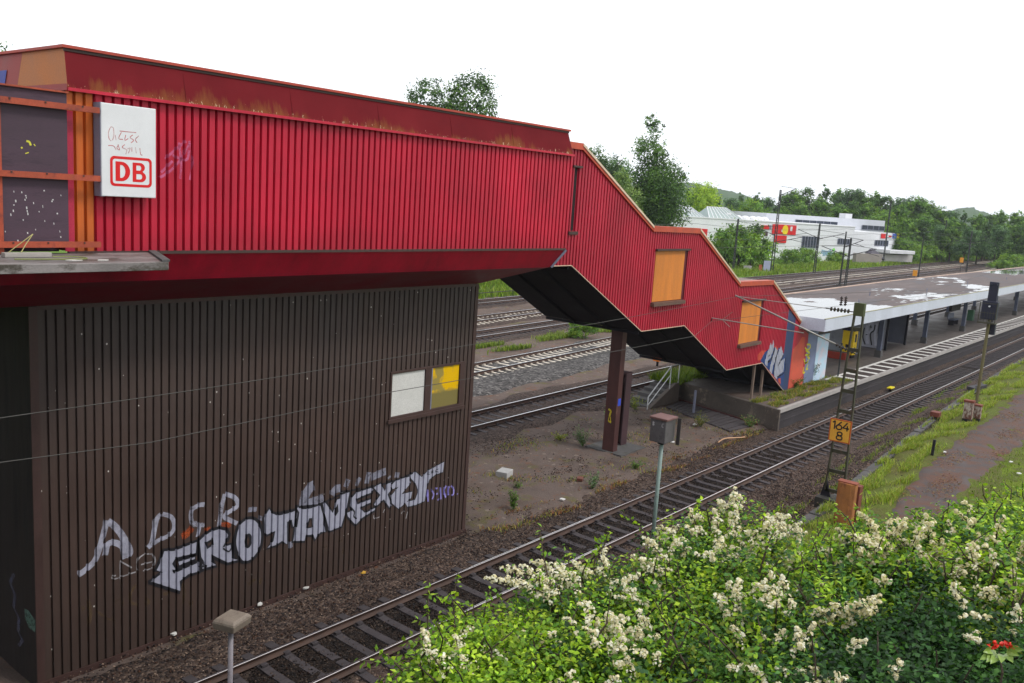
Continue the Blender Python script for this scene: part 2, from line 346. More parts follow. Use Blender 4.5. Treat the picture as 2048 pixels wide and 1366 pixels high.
# loose ballast stones near the camera
def stones(n, xa, xb, ya, yb, z, s0, s1, keep=None):
    oct_ = np.array([(1, 0, 0), (-1, 0, 0), (0, 1, 0), (0, -1, 0), (0, 0, 1), (0, 0, -1)], float)
    fc = np.array([(0, 2, 4), (2, 1, 4), (1, 3, 4), (3, 0, 4), (2, 0, 5), (1, 2, 5), (3, 1, 5), (0, 3, 5)])
    P = np.stack([rng.uniform(xa, xb, n), rng.uniform(ya, yb, n), np.full(n, z)+rng.normal(0, .008, n)], -1)
    if keep is not None: P = P[keep(P)]; n = len(P)
    sz = rng.uniform(s0, s1, n); V = oct_[None]*rng.uniform(.55, 1.2, (n, 6, 1))*sz[:, None, None]; V[:, :, 2] *= .75
    a = rng.uniform(0, 6.28, n); c, s_ = np.cos(a)[:, None], np.sin(a)[:, None]
    X = V[:, :, 0]*c-V[:, :, 1]*s_; Y = V[:, :, 0]*s_+V[:, :, 1]*c; V = np.stack([X, Y, V[:, :, 2]], -1)+P[:, None]
    F = (fc[None]+np.arange(n)[:, None, None]*6).reshape(-1, 3)
    pal = np.array([srgb(*c_)[:3] for c_ in ((40, 32, 31), (72, 58, 51), (96, 78, 67), (54, 46, 45), (126, 107, 94), (70, 48, 38), (48, 42, 44))])
    tint = pal[rng.integers(0, len(pal), n)]*rng.uniform(.8, 1.2, (n, 1)); gr = np.abs(P[:, 1]-13.08) < .95; tint[gr] *= .4
    return np_mesh('stones', V.reshape(-1, 3), F, np.repeat(tint, 6, 0))
t = Nt('ballast stone'); a = t.n('ShaderNodeAttribute', attribute_name='tint'); t.l(a, 'Color', t.b, 'Base Color'); t.set(Roughness=.9, Specular_IOR_Level=.2); MAT_STONE = t.m
tag(link('ballast_gravel', stones(30000, 5, 34, 9.7, 16, -.205, .016, .036, lambda P: (P[:, 0]*.0+P[:, 1] < np.where(P[:, 0] > 18.3, 15.1, 16)) & (rng.uniform(0, 1, len(P)) < np.clip(26/P[:, 0], 0, 1))), MAT_STONE), kind='stuff')
# the road bridge the picture is taken from (behind and left of the camera; it shades the corner of the building)
t = thing('road_bridge', 'concrete road bridge from which the tracks are seen', 'bridge', (-7, 10, 6.6))
MB().box(-14, -.35, -25, 90, 6.7, 7.7).build('deck', MAT_CONC, t); MB().box(-.7, -.4, -25, 14.1, 7.702, 8.75).build('parapet', MAT_CONC, t)
for y in (-8, 28.5): MB().box(-12, -2, y-.5, y+.5, -.45, 6.7).build('pier', MAT_CONC, t)
# ------------------------------------------------------------------ corrugated cladding and paint on it
class Prof:
    "trapezoid sheet profile; crests on the plane y = yb, valleys deeper (away from the camera)"
    def __init__(s, x0, yb, pitch, depth, crest=.56, side=.1): s.x0, s.yb, s.p, s.d, s.c, s.s = x0, yb, pitch, depth, crest, side
    def y(s, x):
        t = ((x-s.x0)/s.p) % 1.0; c, k = s.c, s.s
        if t > 1-1e-6 or t < c: return s.yb
        if t < c+k: return s.yb+s.d*(t-c)/k
        if t < 1-k: return s.yb+s.d
        return s.yb+s.d*(1-t)/k
    def breaks(s, a, b):
        out = []
        for n in range(int((a-s.x0)//s.p)-1, int((b-s.x0)//s.p)+2):
            out += [s.x0+(n+q)*s.p for q in (0, s.c, s.c+s.s, 1-s.s)]
        return [x for x in out if a+1e-4 < x < b-1e-4]
class Flat:
    def __init__(s, yb): s.yb = yb
    def y(s, x): return s.yb
    def breaks(s, a, b): return []
def lin(pts):
    xs = [p[0] for p in pts]; zs = [p[1] for p in pts]
    return lambda x: float(np.interp(x, xs, zs))
def cladding(pr, xa, xb, zb, zt, holes=(), extra=(), split=0):
    m = MB(); xs = sorted(set([round(x, 4) for x in [xa, xb]+pr.breaks(xa, xb)+[h[q] for h in holes for q in (0, 1)]+list(extra) if xa <= x <= xb]))
    for a, b in zip(xs[:-1], xs[1:]):
        ya, yb = pr.y(a+1e-5), pr.y(b-1e-5); mid = (a+b)/2
        cuts = [(zb(a), zb(b))]; hs_ = [h for h in holes if h[0] <= mid <= h[1]]
        for h in hs_: cuts += [(h[2], h[2]), (h[3], h[3])]
        cuts.append((zt(a), zt(b)))
        for q in range(0, len(cuts), 2):
            (a0, b0), (a1, b1) = cuts[q], cuts[q+1]
            m.poly([(a, ya, a0), (b, yb, b0), (b, yb, b1), (a, ya, a1)])
    return m
def paint(polys, pr, off=.004):
    "flat shapes [(outer, hole, ...)] in (x, z), cut along the folds of the sheet and laid on it"
    bm = bmesh.new()
    for k, rings in enumerate(polys):
        R = [[Vector((p[0], 0, p[1])) for p in r] for r in rings]; flat = [v for r in R for v in r]
        vs = [bm.verts.new(v) for v in flat]
        for tri in geometry.tessellate_polygon(R):
            try: bm.faces.new([vs[q] for q in tri])
            except ValueError: pass
    xs = [v.co.x for v in bm.verts]
    for x in pr.breaks(min(xs), max(xs)):
        bmesh.ops.bisect_plane(bm, geom=bm.verts[:]+bm.edges[:]+bm.faces[:], plane_co=(x, 0, 0), plane_no=(1, 0, 0), dist=1e-6)
    for v in bm.verts: v.co.y = pr.y(v.co.x)-off
    for f in bm.faces:
        if f.normal.y > 0: f.normal_flip()
    bm.normal_update(); me = bpy.data.meshes.new('paint'); bm.to_mesh(me); bm.free(); return me
def catmull(p, n=6, closed=False):
    p = [np.array(q, float) for q in p]; out = []; k = len(p)
    for i in range(k if closed else k-1):
        if closed: a, b, c, d = p[i-1], p[i], p[(i+1) % k], p[(i+2) % k]
        else: a, b, c, d = p[max(i-1, 0)], p[i], p[i+1], p[min(i+2, k-1)]
        for t in np.linspace(0, 1, n, endpoint=False):
            out.append(.5*(2*b+(c-a)*t+(2*a-5*b+4*c-d)*t*t+(3*b-a-3*c+d)*t**3))
    if not closed: out.append(p[-1])
    return out
def stroke(p, w, n=6, smooth=True, closed=False):
    "a brush stroke as a closed outline (ribbon with mitred bends); list of quads to stay robust"
    q = catmull(p, n, closed) if smooth else [np.array(a, float) for a in p]
    if closed: q = q+[q[0]]
    L, Rr = [], []; k = len(q)
    for i in range(k):
        if closed: a, b = q[i-1 if i > 0 else k-2], q[i+1 if i < k-1 else 1]
        else: a, b = q[max(i-1, 0)], q[min(i+1, k-1)]
        d = b-a; d = d/(np.linalg.norm(d)+1e-9); nn = np.array([-d[1], d[0]]); ww = w if not callable(w) else w(i/(k-1))
        L.append(q[i]+nn*ww/2); Rr.append(q[i]-nn*ww/2)
    return [[[L[i], L[i+1], Rr[i+1], Rr[i]]] for i in range(k-1)]
# ------------------------------------------------------------------ building materials
def siding_mat(name, c, dusty, lo, hi, dirt_amt=.5, specks=None, rough=.42, fade=None):
    "painted steel: soft fading, runs of dirt, grime at the foot; z limits lo..hi are in the thing's own metres"
    t = Nt(name); n = t.noise(.5, 4, .6); n2 = t.noise(3.0, 6, .7, (3.5, 3.5, .22)); n3 = t.noise(60, 2, .5); x = t.xyz()
    c = srgb(*c); r = t.ramp(n, 0, [(.3, tuple(v*.78 for v in c[:3])+(1,)), (.7, tuple(min(1, v*1.2) for v in c[:3])+(1,))])
    k = t.ramp(n2, 0, [(.45, 0.0), (.75, dirt_amt)]); a = t.mix((k, 0), (r, 0), srgb(*dusty))
    g = t.maprange((x, 2), lo, hi, .75, 0); n4 = t.noise(1.8, 6, .7, (1, 1, .7), (5, 5, 5)); g2 = t.math('MULTIPLY', (g, 0), (n4, 0)); a = t.mix((g2, 0), (a, 2), srgb(*dusty))
    if fade:
        n5 = t.noise(.6, 5, .6, (1.5, 1, .5), (8, 1, 1)); g3 = t.math('MULTIPLY', (t.maprange((x, 2), fade[0], fade[1], 0, 1), 0), (t.ramp(n5, 0, [(.25, .45), (.7, 1.0)]), 0)); a = t.mix((g3, 0), (a, 2), srgb(*fade[2]))
    if specks:
        v = t.vor(specks[0], (1, 1, .7)); sc = t.n('ShaderNodeSeparateColor'); t.l(v, 'Color', sc, 0)
        d = t.math('LESS_THAN', (v, 'Distance'), specks[1]); e = t.math('GREATER_THAN', (sc, 0), specks[2]); f = t.math('MULTIPLY', (d, 0), (e, 0))
        a = t.mix((f, 0), (a, 2), srgb(*specks[3]))
    t.l(a, 2, t.b, 'Base Color'); rr = t.ramp(n2, 0, [(.3, rough*.9), (.7, rough*1.4)]); t.l(rr, 0, t.b, 'Roughness'); t.set(Specular_IOR_Level=.35)
    t.bump(n3, 0, .05, .003); return t.m
MAT_RED = siding_mat('red painted siding', (182, 22, 52), (120, 20, 34), 7.98, 8.5, .35)
MAT_ORSID = siding_mat('orange painted siding', (196, 96, 34), (130, 66, 34), 7.98, 8.5, .4)
MAT_REDS = siding_mat('red stair siding', (168, 26, 52), (120, 24, 36), -2, 0, .35)
MAT_BROWN = siding_mat('brown painted siding', (70, 53, 47), (52, 42, 36), .0, 2.2, .45, (6.5, .085, .74, (196, 190, 182)), .6, (3.4, 7.4, (66, 61, 60)))
def fascia_mat():
    t = Nt('dark red fascia paint peeling to rust'); x = t.xyz(); n = t.noise(.9, 4, .7, (1, 1, .3)); n2 = t.noise(5, 6, .8, (2.6, 1, .16), (2, 0, 5)); n3 = t.noise(.7, 4, .6)
    r = t.ramp(n3, 0, [(.3, srgb(94, 23, 29)), (.7, srgb(110, 29, 35))])
    g = t.maprange((x, 2), 10.5, 10.98, .22, -.3); s = t.math('ADD', (t.math('ADD', (t.math('MULTIPLY', (n, 0), 1.7), 0), (t.math('MULTIPLY', (n2, 0), .6), 0)), 0), (t.math('SUBTRACT', (g, 0), .40), 0))
    k = t.ramp(s, 0, [(.80, 0.0), (1.06, .7)]); a = t.mix((k, 0), (r, 0), srgb(122, 76, 42))
    n5 = t.noise(16, 4, .8, (1.2, 1, .3), (1, 2, 9)); s2 = t.math('ADD', (n5, 0), (t.maprange((x, 2), 10.46, 10.78, .12, -.2), 0)); k2 = t.ramp(s2, 0, [(.64, 0.0), (.68, .85)]); a = t.mix((k2, 0), (a, 2), srgb(196, 180, 150))
    t.l(a, 2, t.b, 'Base Color'); t.set(Roughness=.7, Specular_IOR_Level=.06); t.bump(n2, 0, .12, .006); return t.m
MAT_FASC = fascia_mat()
MAT_COPE = M('rusty red coping', (168, 62, 46), .55, .25, 1.5, (120, 70, 46), .4)
MAT_BAND = M('crimson soffit paint', (146, 12, 38), .35, .3, 1.6, (170, 64, 90), .33, stretch=(1.6, 1, .8), spec=.4)
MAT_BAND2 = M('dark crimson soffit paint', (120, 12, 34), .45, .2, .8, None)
MAT_DKTRIM = M('dark brown trim', (66, 46, 42), .6, .2, 3)
MAT_ORTRIM = M('orange-red painted steel', (178, 72, 48), .5, .22, 2.5, (150, 58, 40), .42)
MAT_ORB = M('orange painted board', (200, 120, 46), .6, .15, 1.2, (178, 100, 40), .42, stretch=(2, 2, .4))
MAT_ORF = M('faded ochre facet paint', (176, 106, 52), .6, .12, 1.0, (150, 84, 44), .38)
MAT_REDF = M('faded red facet paint', (150, 62, 58), .6, .15, 1.2)
MAT_BLUEF = M('blue paint patch', (56, 66, 150), .55, .15, 2)
MAT_PLY = M('dark stained plywood', (72, 54, 66), .7, .2, 1.2, (54, 40, 52), .45, stretch=(.4, 1, 3), bump=.3)
MAT_MAG = M('magenta red strip', (176, 34, 66), .5, .15, 2)
MAT_WHITE = M('off-white painted metal', (214, 214, 216), .4, .06, 2, (196, 194, 192), .3, bump=0, fvar=.02)
MAT_GREYM = M('grey sheet metal', (120, 122, 140), .5, .15, 3)
MAT_SIGNRED = M('signal red film', (206, 14, 22), .35, .05, 3, None, bump=0, fvar=.03)
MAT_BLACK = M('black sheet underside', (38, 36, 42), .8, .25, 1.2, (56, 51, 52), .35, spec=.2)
MAT_CREAM = M('bare aluminium flashing', (206, 184, 160), .4, .12, 3, (200, 170, 140), .35)
MAT_DARKIN = M('dark interior', (26, 22, 24), .9, .2, 2)
MAT_RUSTCOL = M('rusty brown column paint', (78, 44, 42), .6, .3, 1.6, (110, 78, 60), .42, stretch=(1, 1, .4))
# ------------------------------------------------------------------ station building: brown ground floor, red concourse above
B = thing('station_building', 'red corrugated station concourse on a windowed brown metal ground floor sprayed with silver graffiti', 'building', (6.47, 16.0, 0))
BX0, BX1, BY, BZT = 6.47, 18.14, 16.0, 6.88
PB = Prof(6.6, BY, .166, .046, .70, .07)
win = (15.0, 17.74, 3.5, 4.76)
wall = cladding(PB, BX0+.12, BX1-.1, lambda x: -.45, lambda x: BZT, [win]).build('brown_siding', MAT_BROWN, B, fix=False)
m = MB(); m.box(BX0-.012, BX0+.13, BY-.012, BY+.02, -.45, BZT-.002); m.box(BX1-.11, BX1+.012, BY-.014, BY+.1, -.45, BZT-.002); m.box(BX0+.12, BX1-.1, BY-.016, BY+.05, BZT-.07, BZT+.02)
m.build('corner_trim', MAT_DKTRIM, B)
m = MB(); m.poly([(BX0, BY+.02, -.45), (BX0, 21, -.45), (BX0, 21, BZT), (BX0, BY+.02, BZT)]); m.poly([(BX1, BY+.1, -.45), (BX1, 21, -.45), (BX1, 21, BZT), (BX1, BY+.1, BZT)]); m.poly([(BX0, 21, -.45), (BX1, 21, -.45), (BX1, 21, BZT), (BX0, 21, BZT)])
m.build('end_wall', M('shade-darkened brown end siding', (44, 36, 34), .7, .25, 1.0, (30, 26, 27), .5, stretch=(1, 2, .3)), B)  # brown siding coloured darker to paint in the shade on the end face
m = MB(); m.box(BX0-.02, BX1+.03, BY-.05, BY-.015, -.45, -.16); m.build('plinth', MAT_DKTRIM, B)
# window with one white and one yellow-papered sash
fr = MB(); x0, x1, z0, z1 = win
for a in ((x0, x1, z0, z0+.09), (x0, x1, z1-.06, z1), (x0, x0+.06, z0+.09, z1-.06), (x1-.18, x1, z0+.09, z1-.06), (16.24, 16.46, z0+.09, z1-.06)):
    fr.box(a[0], a[1], BY-.035, BY+.07, a[2], a[3])
fr.box(x0-.06, x1+.04, BY-.075, BY-.036, z0-.07, z0+.03)
wf = fr.build('window', MAT_DKTRIM, B, bevel=.006); wf['label'] = 'two-sash window, one pane blanked white, the other papered yellow'
MB().box(x0+.062, 16.238, BY+.008, BY+.016, z0+.092, z1-.062).build('white_pane', M('white blind behind glass', (206, 204, 200), .25, .05, 2, (190, 184, 178), .35), wf)
t = Nt('yellow paper behind dusty glass'); n = t.noise(1.6, 3, .5, (1, 1, 1), (3, 0, 1)); x = t.xyz()
k = t.ramp(n, 0, [(.5, srgb(222, 174, 8)), (.56, srgb(150, 132, 70))]); g = t.maprange((x, 2), 3.98, 4.06, 1, 0); a = t.mix((g, 0), (k, 0), srgb(122, 110, 66)); t.l(a, 2, t.b, 'Base Color'); t.set(Roughness=.25)
MB().box(16.462, x1-.182, BY+.01, BY+.018, z0+.092, z1-.062).build('yellow_pane', t.m, wf)
MB().box(16.46, 16.50, BY-.03, BY+.005, z0+.092, z1-.062).build('sash_stile', MAT_GREYM, wf)
# --- graffiti (letter outlines surveyed on the wall plane)
VA = lambda p: tuple(un(130+p[0]/4.878, 1000+p[1]/4.878, 1, BY)[[0, 2]])
VB = lambda p: tuple(un(460+p[0]/4.267, 920+p[1]/4.267, 1, BY)[[0, 2]])
def spray(name, c, rough=.6, alpha=1.0, sc=3.0, lo=.35, hi=.6, metal=0):
    t = Nt(name); n = t.noise(9, 5, .7); c = srgb(*c); r = t.ramp(n, 0, [(.3, tuple(v*.75 for v in c[:3])+(1,)), (.7, c)]); t.l(r, 0, t.b, 'Base Color'); t.set(Roughness=rough, Metallic=metal)
    if alpha < 1:
        n2 = t.noise(sc, 5, .7, (1, 1, 1), (2, 7, 4)); k = t.ramp(n2, 0, [(lo, alpha*.35), (hi, alpha)]); t.l(k, 0, t.b, 'Alpha')
    return t.m
MAT_SILV = spray('silver spray paint', (166, 166, 182), .45); MAT_BLKP = spray('black spray paint', (22, 20, 28))
MAT_HAZEP = spray('faint pale spray paint', (196, 196, 214), .6, .8); MAT_WHP = spray('thin white marker paint', (196, 192, 196), .6, .9)
MAT_PURP = spray('violet spray paint', (176, 166, 250), .6, .95); MAT_ORP = spray('orange spray paint', (206, 92, 40), .6, .7); MAT_TANP = spray('faded tan spray paint', (120, 96, 62), .7, .4)
pieces = {  # view, outer, holes
 'F': (VA, [(965, 490), (1060, 485), (1130, 460), (1285, 400), (1275, 530), (1080, 580), (1060, 615), (1100, 680), (1050, 690), (1060, 700), (1305, 590), (1310, 700), (1200, 735), (1130, 790), (1120, 895), (830, 800), (945, 700), (885, 690), (930, 590)], [[(1100, 590), (1270, 540), (1270, 585), (1110, 650)]]),
 'R': (VA, [(1305, 400), (1350, 350), (1420, 300), (1500, 275), (1570, 290), (1600, 340), (1580, 400), (1540, 450), (1620, 425), (1640, 560), (1690, 590), (1580, 620), (1490, 580), (1430, 545), (1440, 590), (1480, 640), (1340, 680), (1325, 640), (1345, 600), (1320, 560)], [[(1380, 420), (1440, 385), (1440, 430), (1390, 465)]]),
 'O': (VA, [(1790, 180), (1860, 195), (1905, 260), (1920, 350), (1900, 470), (1840, 560), (1780, 600), (1720, 590), (1675, 500), (1660, 400), (1680, 290), (1720, 220)], [[(1795, 340), (1812, 380), (1800, 440), (1775, 455), (1762, 400), (1775, 350)]]),
 'T': (VB, [(300, 500), (345, 420), (370, 455), (400, 465), (545, 430), (560, 460), (545, 570), (515, 575), (505, 520), (485, 530), (485, 710), (440, 690), (400, 720), (325, 745), (370, 680), (385, 610), (330, 640), (310, 625)], []),
 'A': (VB, [(580, 400), (600, 415), (770, 395), (800, 610), (760, 620), (735, 650), (715, 680), (700, 640), (650, 645), (640, 690), (550, 690), (570, 560)], [[(680, 500), (700, 500), (705, 570), (655, 580)]]),
 'V': (VB, [(790, 370), (830, 360), (880, 440), (905, 340), (930, 330), (940, 280), (1010, 270), (985, 420), (945, 560), (850, 600), (825, 500)], [[(900, 430), (915, 380), (918, 440), (905, 470)]]),
 'E': (VB, [(1040, 330), (1080, 280), (1220, 230), (1200, 290), (1130, 320), (1090, 340), (1090, 370), (1190, 330), (1190, 370), (1110, 410), (1150, 440), (1225, 395), (1220, 430), (1130, 490), (1075, 550), (1015, 480), (1010, 440), (1060, 420), (1030, 390)], []),
 'X': (VB, [(1230, 240), (1290, 200), (1320, 260), (1340, 190), (1380, 185), (1370, 260), (1345, 290), (1375, 380), (1350, 405), (1310, 340), (1250, 400), (1235, 370), (1280, 300)], []),
 'Z': (VB, [(1385, 220), (1420, 180), (1520, 150), (1530, 200), (1460, 290), (1540, 270), (1530, 320), (1440, 405), (1390, 360), (1385, 300), (1440, 230), (1395, 250)], []),
 'Y': (VB, [(1550, 120), (1590, 110), (1635, 150), (1680, 100), (1800, 30), (1790, 110), (1735, 130), (1690, 170), (1670, 240), (1655, 340), (1590, 370), (1530, 385), (1510, 350), (1585, 330), (1610, 260), (1590, 200), (1555, 160)], [])}
silver, black = [], []
for k, (vw, outer, holes) in pieces.items():
    cx_, cz_ = np.mean(outer, 0); kx, kz = (1.04, 1.03) if k in 'FRO' else (1.16, 1.08); gr_ = lambda p: (cx_+(p[0]-cx_)*kx, cz_+(p[1]-cz_)*kz)
    o2 = [vw(gr_(p)) for p in outer]; h2 = [[vw(p) for p in h] for h in holes]
    if k == 'O': o2 = [tuple(p) for p in catmull(o2, 4, True)]; h2 = [[tuple(p) for p in catmull(h2[0], 3, True)]]
    link('graffiti_letter', paint([[o2]+h2], PB, .004+.0004*len(silver)), MAT_SILV, wall); silver.append(0); black = []; wd = .08 if k in 'FRO' else .065
    black += stroke([*o2], wd*.9, smooth=False, closed=True)
    for h in h2: black += stroke(h, wd*.8, smooth=False, closed=True)
    link('letter_outline', paint(black, PB, .007), MAT_BLKP, wall)
tails = [(VB, [(610, 410), (700, 400), (850, 340), (960, 285), (1110, 240)], .05), (VB, [(385, 455), (420, 462), (545, 428), (580, 380)], .05), (VB, [(1020, 400), (1060, 440), (1055, 480), (1080, 500)], .04), (VB, [(1290, 210), (1430, 165), (1560, 110)], .05),
         (VA, [(1320, 630), (1360, 610), (1340, 650), (1380, 640), (1350, 690)], .03), (VA, [(1540, 470), (1600, 500), (1640, 420)], .035), (VA, [(810, 800), (890, 740), (940, 700)], .06)]
bek = [[(1680, 125), (1685, 100), (1700, 105), (1685, 115), (1705, 120), (1680, 125)], [(1735, 92), (1715, 97), (1715, 112), (1735, 108)], [(1715, 104), (1732, 100)], [(1750, 82), (1748, 108)], [(1775, 75), (1752, 95), (1778, 103)]]
for vw, p, wd in tails: link('graffiti_line', paint(stroke([vw(q) for q in p], wd), PB, .009), MAT_BLKP, wall)
blk = []
for p in bek: blk += stroke([VB(q) for q in p], .02, smooth=False)
link('small_lettering', paint(blk, PB, .011), MAT_BLKP, wall)
pale = []
for vw, p, wd in ((VA, [(130, 730), (200, 680), (290, 590), (345, 440), (390, 270), (415, 200)], .12), (VA, [(415, 205), (500, 270), (590, 400), (635, 510), (600, 545)], .13), (VA, [(390, 540), (420, 430), (500, 420), (570, 470), (590, 570)], .12),
                  (VA, [(940, 140), (890, 200), (850, 400), (810, 465)], .11), (VA, [(810, 465), (900, 400), (1020, 340), (1065, 260), (1040, 170), (950, 135)], .09), (VA, [(1360, 45), (1310, 50), (1235, 100), (1235, 210), (1280, 230)], .1), (VA, [(1250, 240), (1360, 245)], .09), (VA, [(1320, 240), (1290, 360)], .08),
                  (VA, [(1560, -60), (1530, 60), (1500, 260)], .1), (VA, [(1560, -60), (1660, -20), (1680, 60), (1580, 130), (1560, 170), (1680, 230)], .1), (VA, [(1790, 95), (1870, 88)], .09)):
    link('pale_stroke', paint(stroke([vw(q) for q in p], wd), PB, .002+.0003*(len(wall.children) % 6)), MAT_HAZEP, wall)
MAT_DULL = spray('dull silver spray paint', (150, 150, 166), .45, .95)
for p, wd in (([(720, 215), (680, 240), (635, 320), (640, 380), (760, 345), (800, 320)], .26), ([(870, 300), (900, 250), (945, 240)], .2), ([(1010, 165), (985, 230)], .16), ([(1110, 150), (1075, 220)], .11), ([(1185, 105), (1165, 200)], .15), ([(1200, 150), (1330, 95)], .2), ([(1430, 105), (1420, 150)], .16), ([(1355, 140), (1362, 155)], .1), ([(155, 425), (225, 420)], .11), ([(510, 700), (518, 750)], .12), ([(240, 490), (280, 500)], .1)):
    link('silver_stroke', paint(stroke([VB(q) for q in p], wd), PB, .003), MAT_DULL, wall)
wht = []
for p in ([(540, 595), (538, 770)], [(545, 600), (650, 660)], [(495, 735), (455, 755), (480, 770), (560, 745), (690, 700)], [(770, 530), (720, 570), (700, 650), (715, 690)], [(770, 530), (850, 530), (880, 590), (850, 660), (760, 690)], [(740, 630), (860, 600)]):
    link('white_stroke', paint(stroke([VA(q) for q in p], .028), PB, .005), MAT_WHP, wall)
for p in ([(1470, 440), (1460, 460)], [(1490, 435), (1480, 455)], [(1515, 440), (1500, 500)], [(1225, 470), (1230, 500), (1275, 485)], [(1320, 420), (1305, 450)], [(885, 610), (888, 650)]): link('white_stroke', paint(stroke([VB(q) for q in p], .025), PB, .005), MAT_WHP, wall)
vio = []
for p in ([(1685, 255), (1690, 355)], [(1715, 250), (1738, 290), (1725, 335)], [(1755, 245), (1770, 240)], [(1758, 290), (1775, 286)], [(1770, 340), (1790, 335)], [(1795, 235), (1800, 335)], [(1845, 220), (1825, 260), (1840, 320)], [(1870, 225), (1860, 260), (1865, 300)], [(1885, 220), (1905, 240), (1908, 285), (1890, 305)], [(1940, 285), (1942, 293)]):
    link('violet_stroke', paint(stroke([VB(q) for q in p], .05, 3), PB, .004), MAT_PURP, wall)
org = []
for p, wd in (([(1140, 360), (1190, 330), (1240, 270)], .16), ([(1520, 245), (1620, 240)], .12), ([(1370, 300), (1420, 275)], .1)): link('orange_stroke', paint(stroke([VA(q) for q in p], wd), PB, .0015), MAT_ORP, wall)
tan = []
for p, wd in (([(690, 830), (640, 920), (650, 1000), (720, 1020)], .05), ([(480, 1000), (530, 970), (570, 1000), (540, 1040)], .05), ([(230, 980), (250, 1100), (235, 1210)], .07), ([(165, 1040), (185, 1075)], .07), ([(790, 960), (820, 1000), (780, 1030)], .05), ([(1140, 780), (1165, 900), (1150, 1010)], .06), ([(1205, 985), (1225, 1025), (1250, 985)], .04), ([(1780, 820), (1870, 770)], .06), ([(1910, 765), (1900, 810)], .06), ([(310, 1080), (400, 1150), (490, 1180)], .03), ([(960, 920), (1030, 900)], .06)): link('faded_stroke', paint(stroke([VA(q) for q in p], wd), PB, .0012), MAT_TANP, wall)
for p, wd in (([(990, 470), (975, 590)], .05), ([(920, 700), (960, 680)], .05), ([(970, 760), (960, 800)], .05), ([(560, 860), (555, 940)], .05), ([(790, 750), (830, 735)], .04), ([(160, 1060), (215, 1020)], .06), ([(270, 1010), (255, 1060)], .05), ([(640, 850), (680, 880)], .04)): link('faded_stroke', paint(stroke([VB(q) for q in p], wd), PB, .0012), MAT_TANP, wall)
# tags on the dark end wall
g = MB(); rnd = random.Random(5)
e = lambda x, y: un(x, y, 0, BX0-.004)
for pts, wd in (([(28, 1148), (20, 1165), (30, 1190), (27, 1215), (38, 1235), (36, 1262), (45, 1280), (37, 1292)], .12),):
    q = [e(*p) for p in pts]
    for a, b in zip(q[:-1], q[1:]): g.poly([a+[0, -wd/2, 0], b+[0, -wd/2, 0], b+[0, wd/2, 0], a+[0, wd/2, 0]])
g.build('end_wall_tag', spray('bluish tag paint', (120, 122, 150), .6, .6), B, fix=False)
MB().poly([e(49, 1217), e(57, 1221), e(71, 1242), e(70, 1265), e(58, 1256), e(50, 1236)]).build('end_wall_blob', spray('pale green tag paint', (120, 160, 146), .6, .8), B, fix=False)
# --- hipped crimson soffit bands, open to the left where the link bridge continues
C0, C1, C2 = (19.76, 14.35, 7.96), (19.50, 14.63, 7.44), (18.16, 15.985, 6.89)
XL = -8.0; YB = 22.8; mir = lambda p: (p[0], 16.35+20.8-p[1], p[2])
m = MB(); m.poly([(XL, 14.35, 7.93), (C0[0], C0[1], 7.93), C1, (XL, C1[1], C1[2])]); m.poly([(C0[0], C0[1], 7.93), mir((C0[0], C0[1], 7.93)), mir(C1), C1]); m.build('soffit_band', MAT_BAND, B, fix=False)
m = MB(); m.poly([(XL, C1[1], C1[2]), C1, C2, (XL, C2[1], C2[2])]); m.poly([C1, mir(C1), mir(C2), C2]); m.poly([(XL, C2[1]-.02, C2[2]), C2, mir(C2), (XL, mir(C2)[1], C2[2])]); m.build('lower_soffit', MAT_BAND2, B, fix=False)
m = MB(); m.bar(Vector(C0)+Vector((.03, -.02, -.02)), Vector(C1)+Vector((.03, -.02, 0)), .1, .06); m.build('end_flashing', MAT_GREYM, B)
m = MB(); m.box(6.42, 19.78, 14.33, 14.40, 7.932, 7.985); m.build('drip_rail', MAT_DKTRIM, B)
# --- red siding, first four ribs orange
PR = Prof(6.41, 14.35, .155, .065, .64, .07)
cladding(PR, 6.86, 19.74, lambda x: 7.98, lambda x: 10.47).build('red_siding', MAT_RED, B, fix=False)
cladding(PR, 6.41, 6.86, lambda x: 7.98, lambda x: 10.47).build('orange_siding', MAT_ORSID, B, fix=False)
m = MB(); m.box(6.362, 6.507, 14.33, 14.347, 7.985, 10.16); m.build('corner_strip', MAT_MAG, B)
m = MB(); m.box(19.735, 19.79, 14.345, 14.46, 7.98, 10.44); m.box(6.36, 19.70, 14.44, 22.7, 7.99, 10.40); m.build('inner_wall', MAT_RED, B)
# --- leaning fascia with coping
f0, f1 = (6.41, 14.27, 10.46), (19.72, 14.27, 10.46); t0, t1 = (6.43, 14.42, 11.10), (19.60, 14.42, 11.10)
fb = 22.85
m = MB(); m.poly([f0, f1, t1, t0]); m.poly([f1, (f1[0], fb, f1[2]), (t1[0], fb-.15, t1[2]), t1]); m.build('fascia', MAT_FASC, B, fix=False)
m = MB(); m.poly([f0, t0, (t0[0], 15.92, t0[2]), (f0[0], 16.14, f0[2])]); m.build('ochre_facet', MAT_ORF, B, fix=False)
m = MB(); m.poly([(t0[0], 15.923, t0[2]), (f0[0], 16.143, f0[2]), (f0[0], fb, f0[2]), (t0[0], fb-.15, t0[2])]); m.poly([(6.40, 14.268, 10.46), (6.40, 14.268, 10.56), (6.404, 16.1, 10.56), (6.404, 16.1, 10.46)]); m.build('red_facet', MAT_REDF, B, fix=False)
m = MB(); m.poly([(6.408, 16.50, 10.84), (6.40, 16.63, 10.47), (6.40, 18.2, 10.47), (6.408, 18.2, 10.84)]); m.build('blue_patch', MAT_BLUEF, B, fix=False)
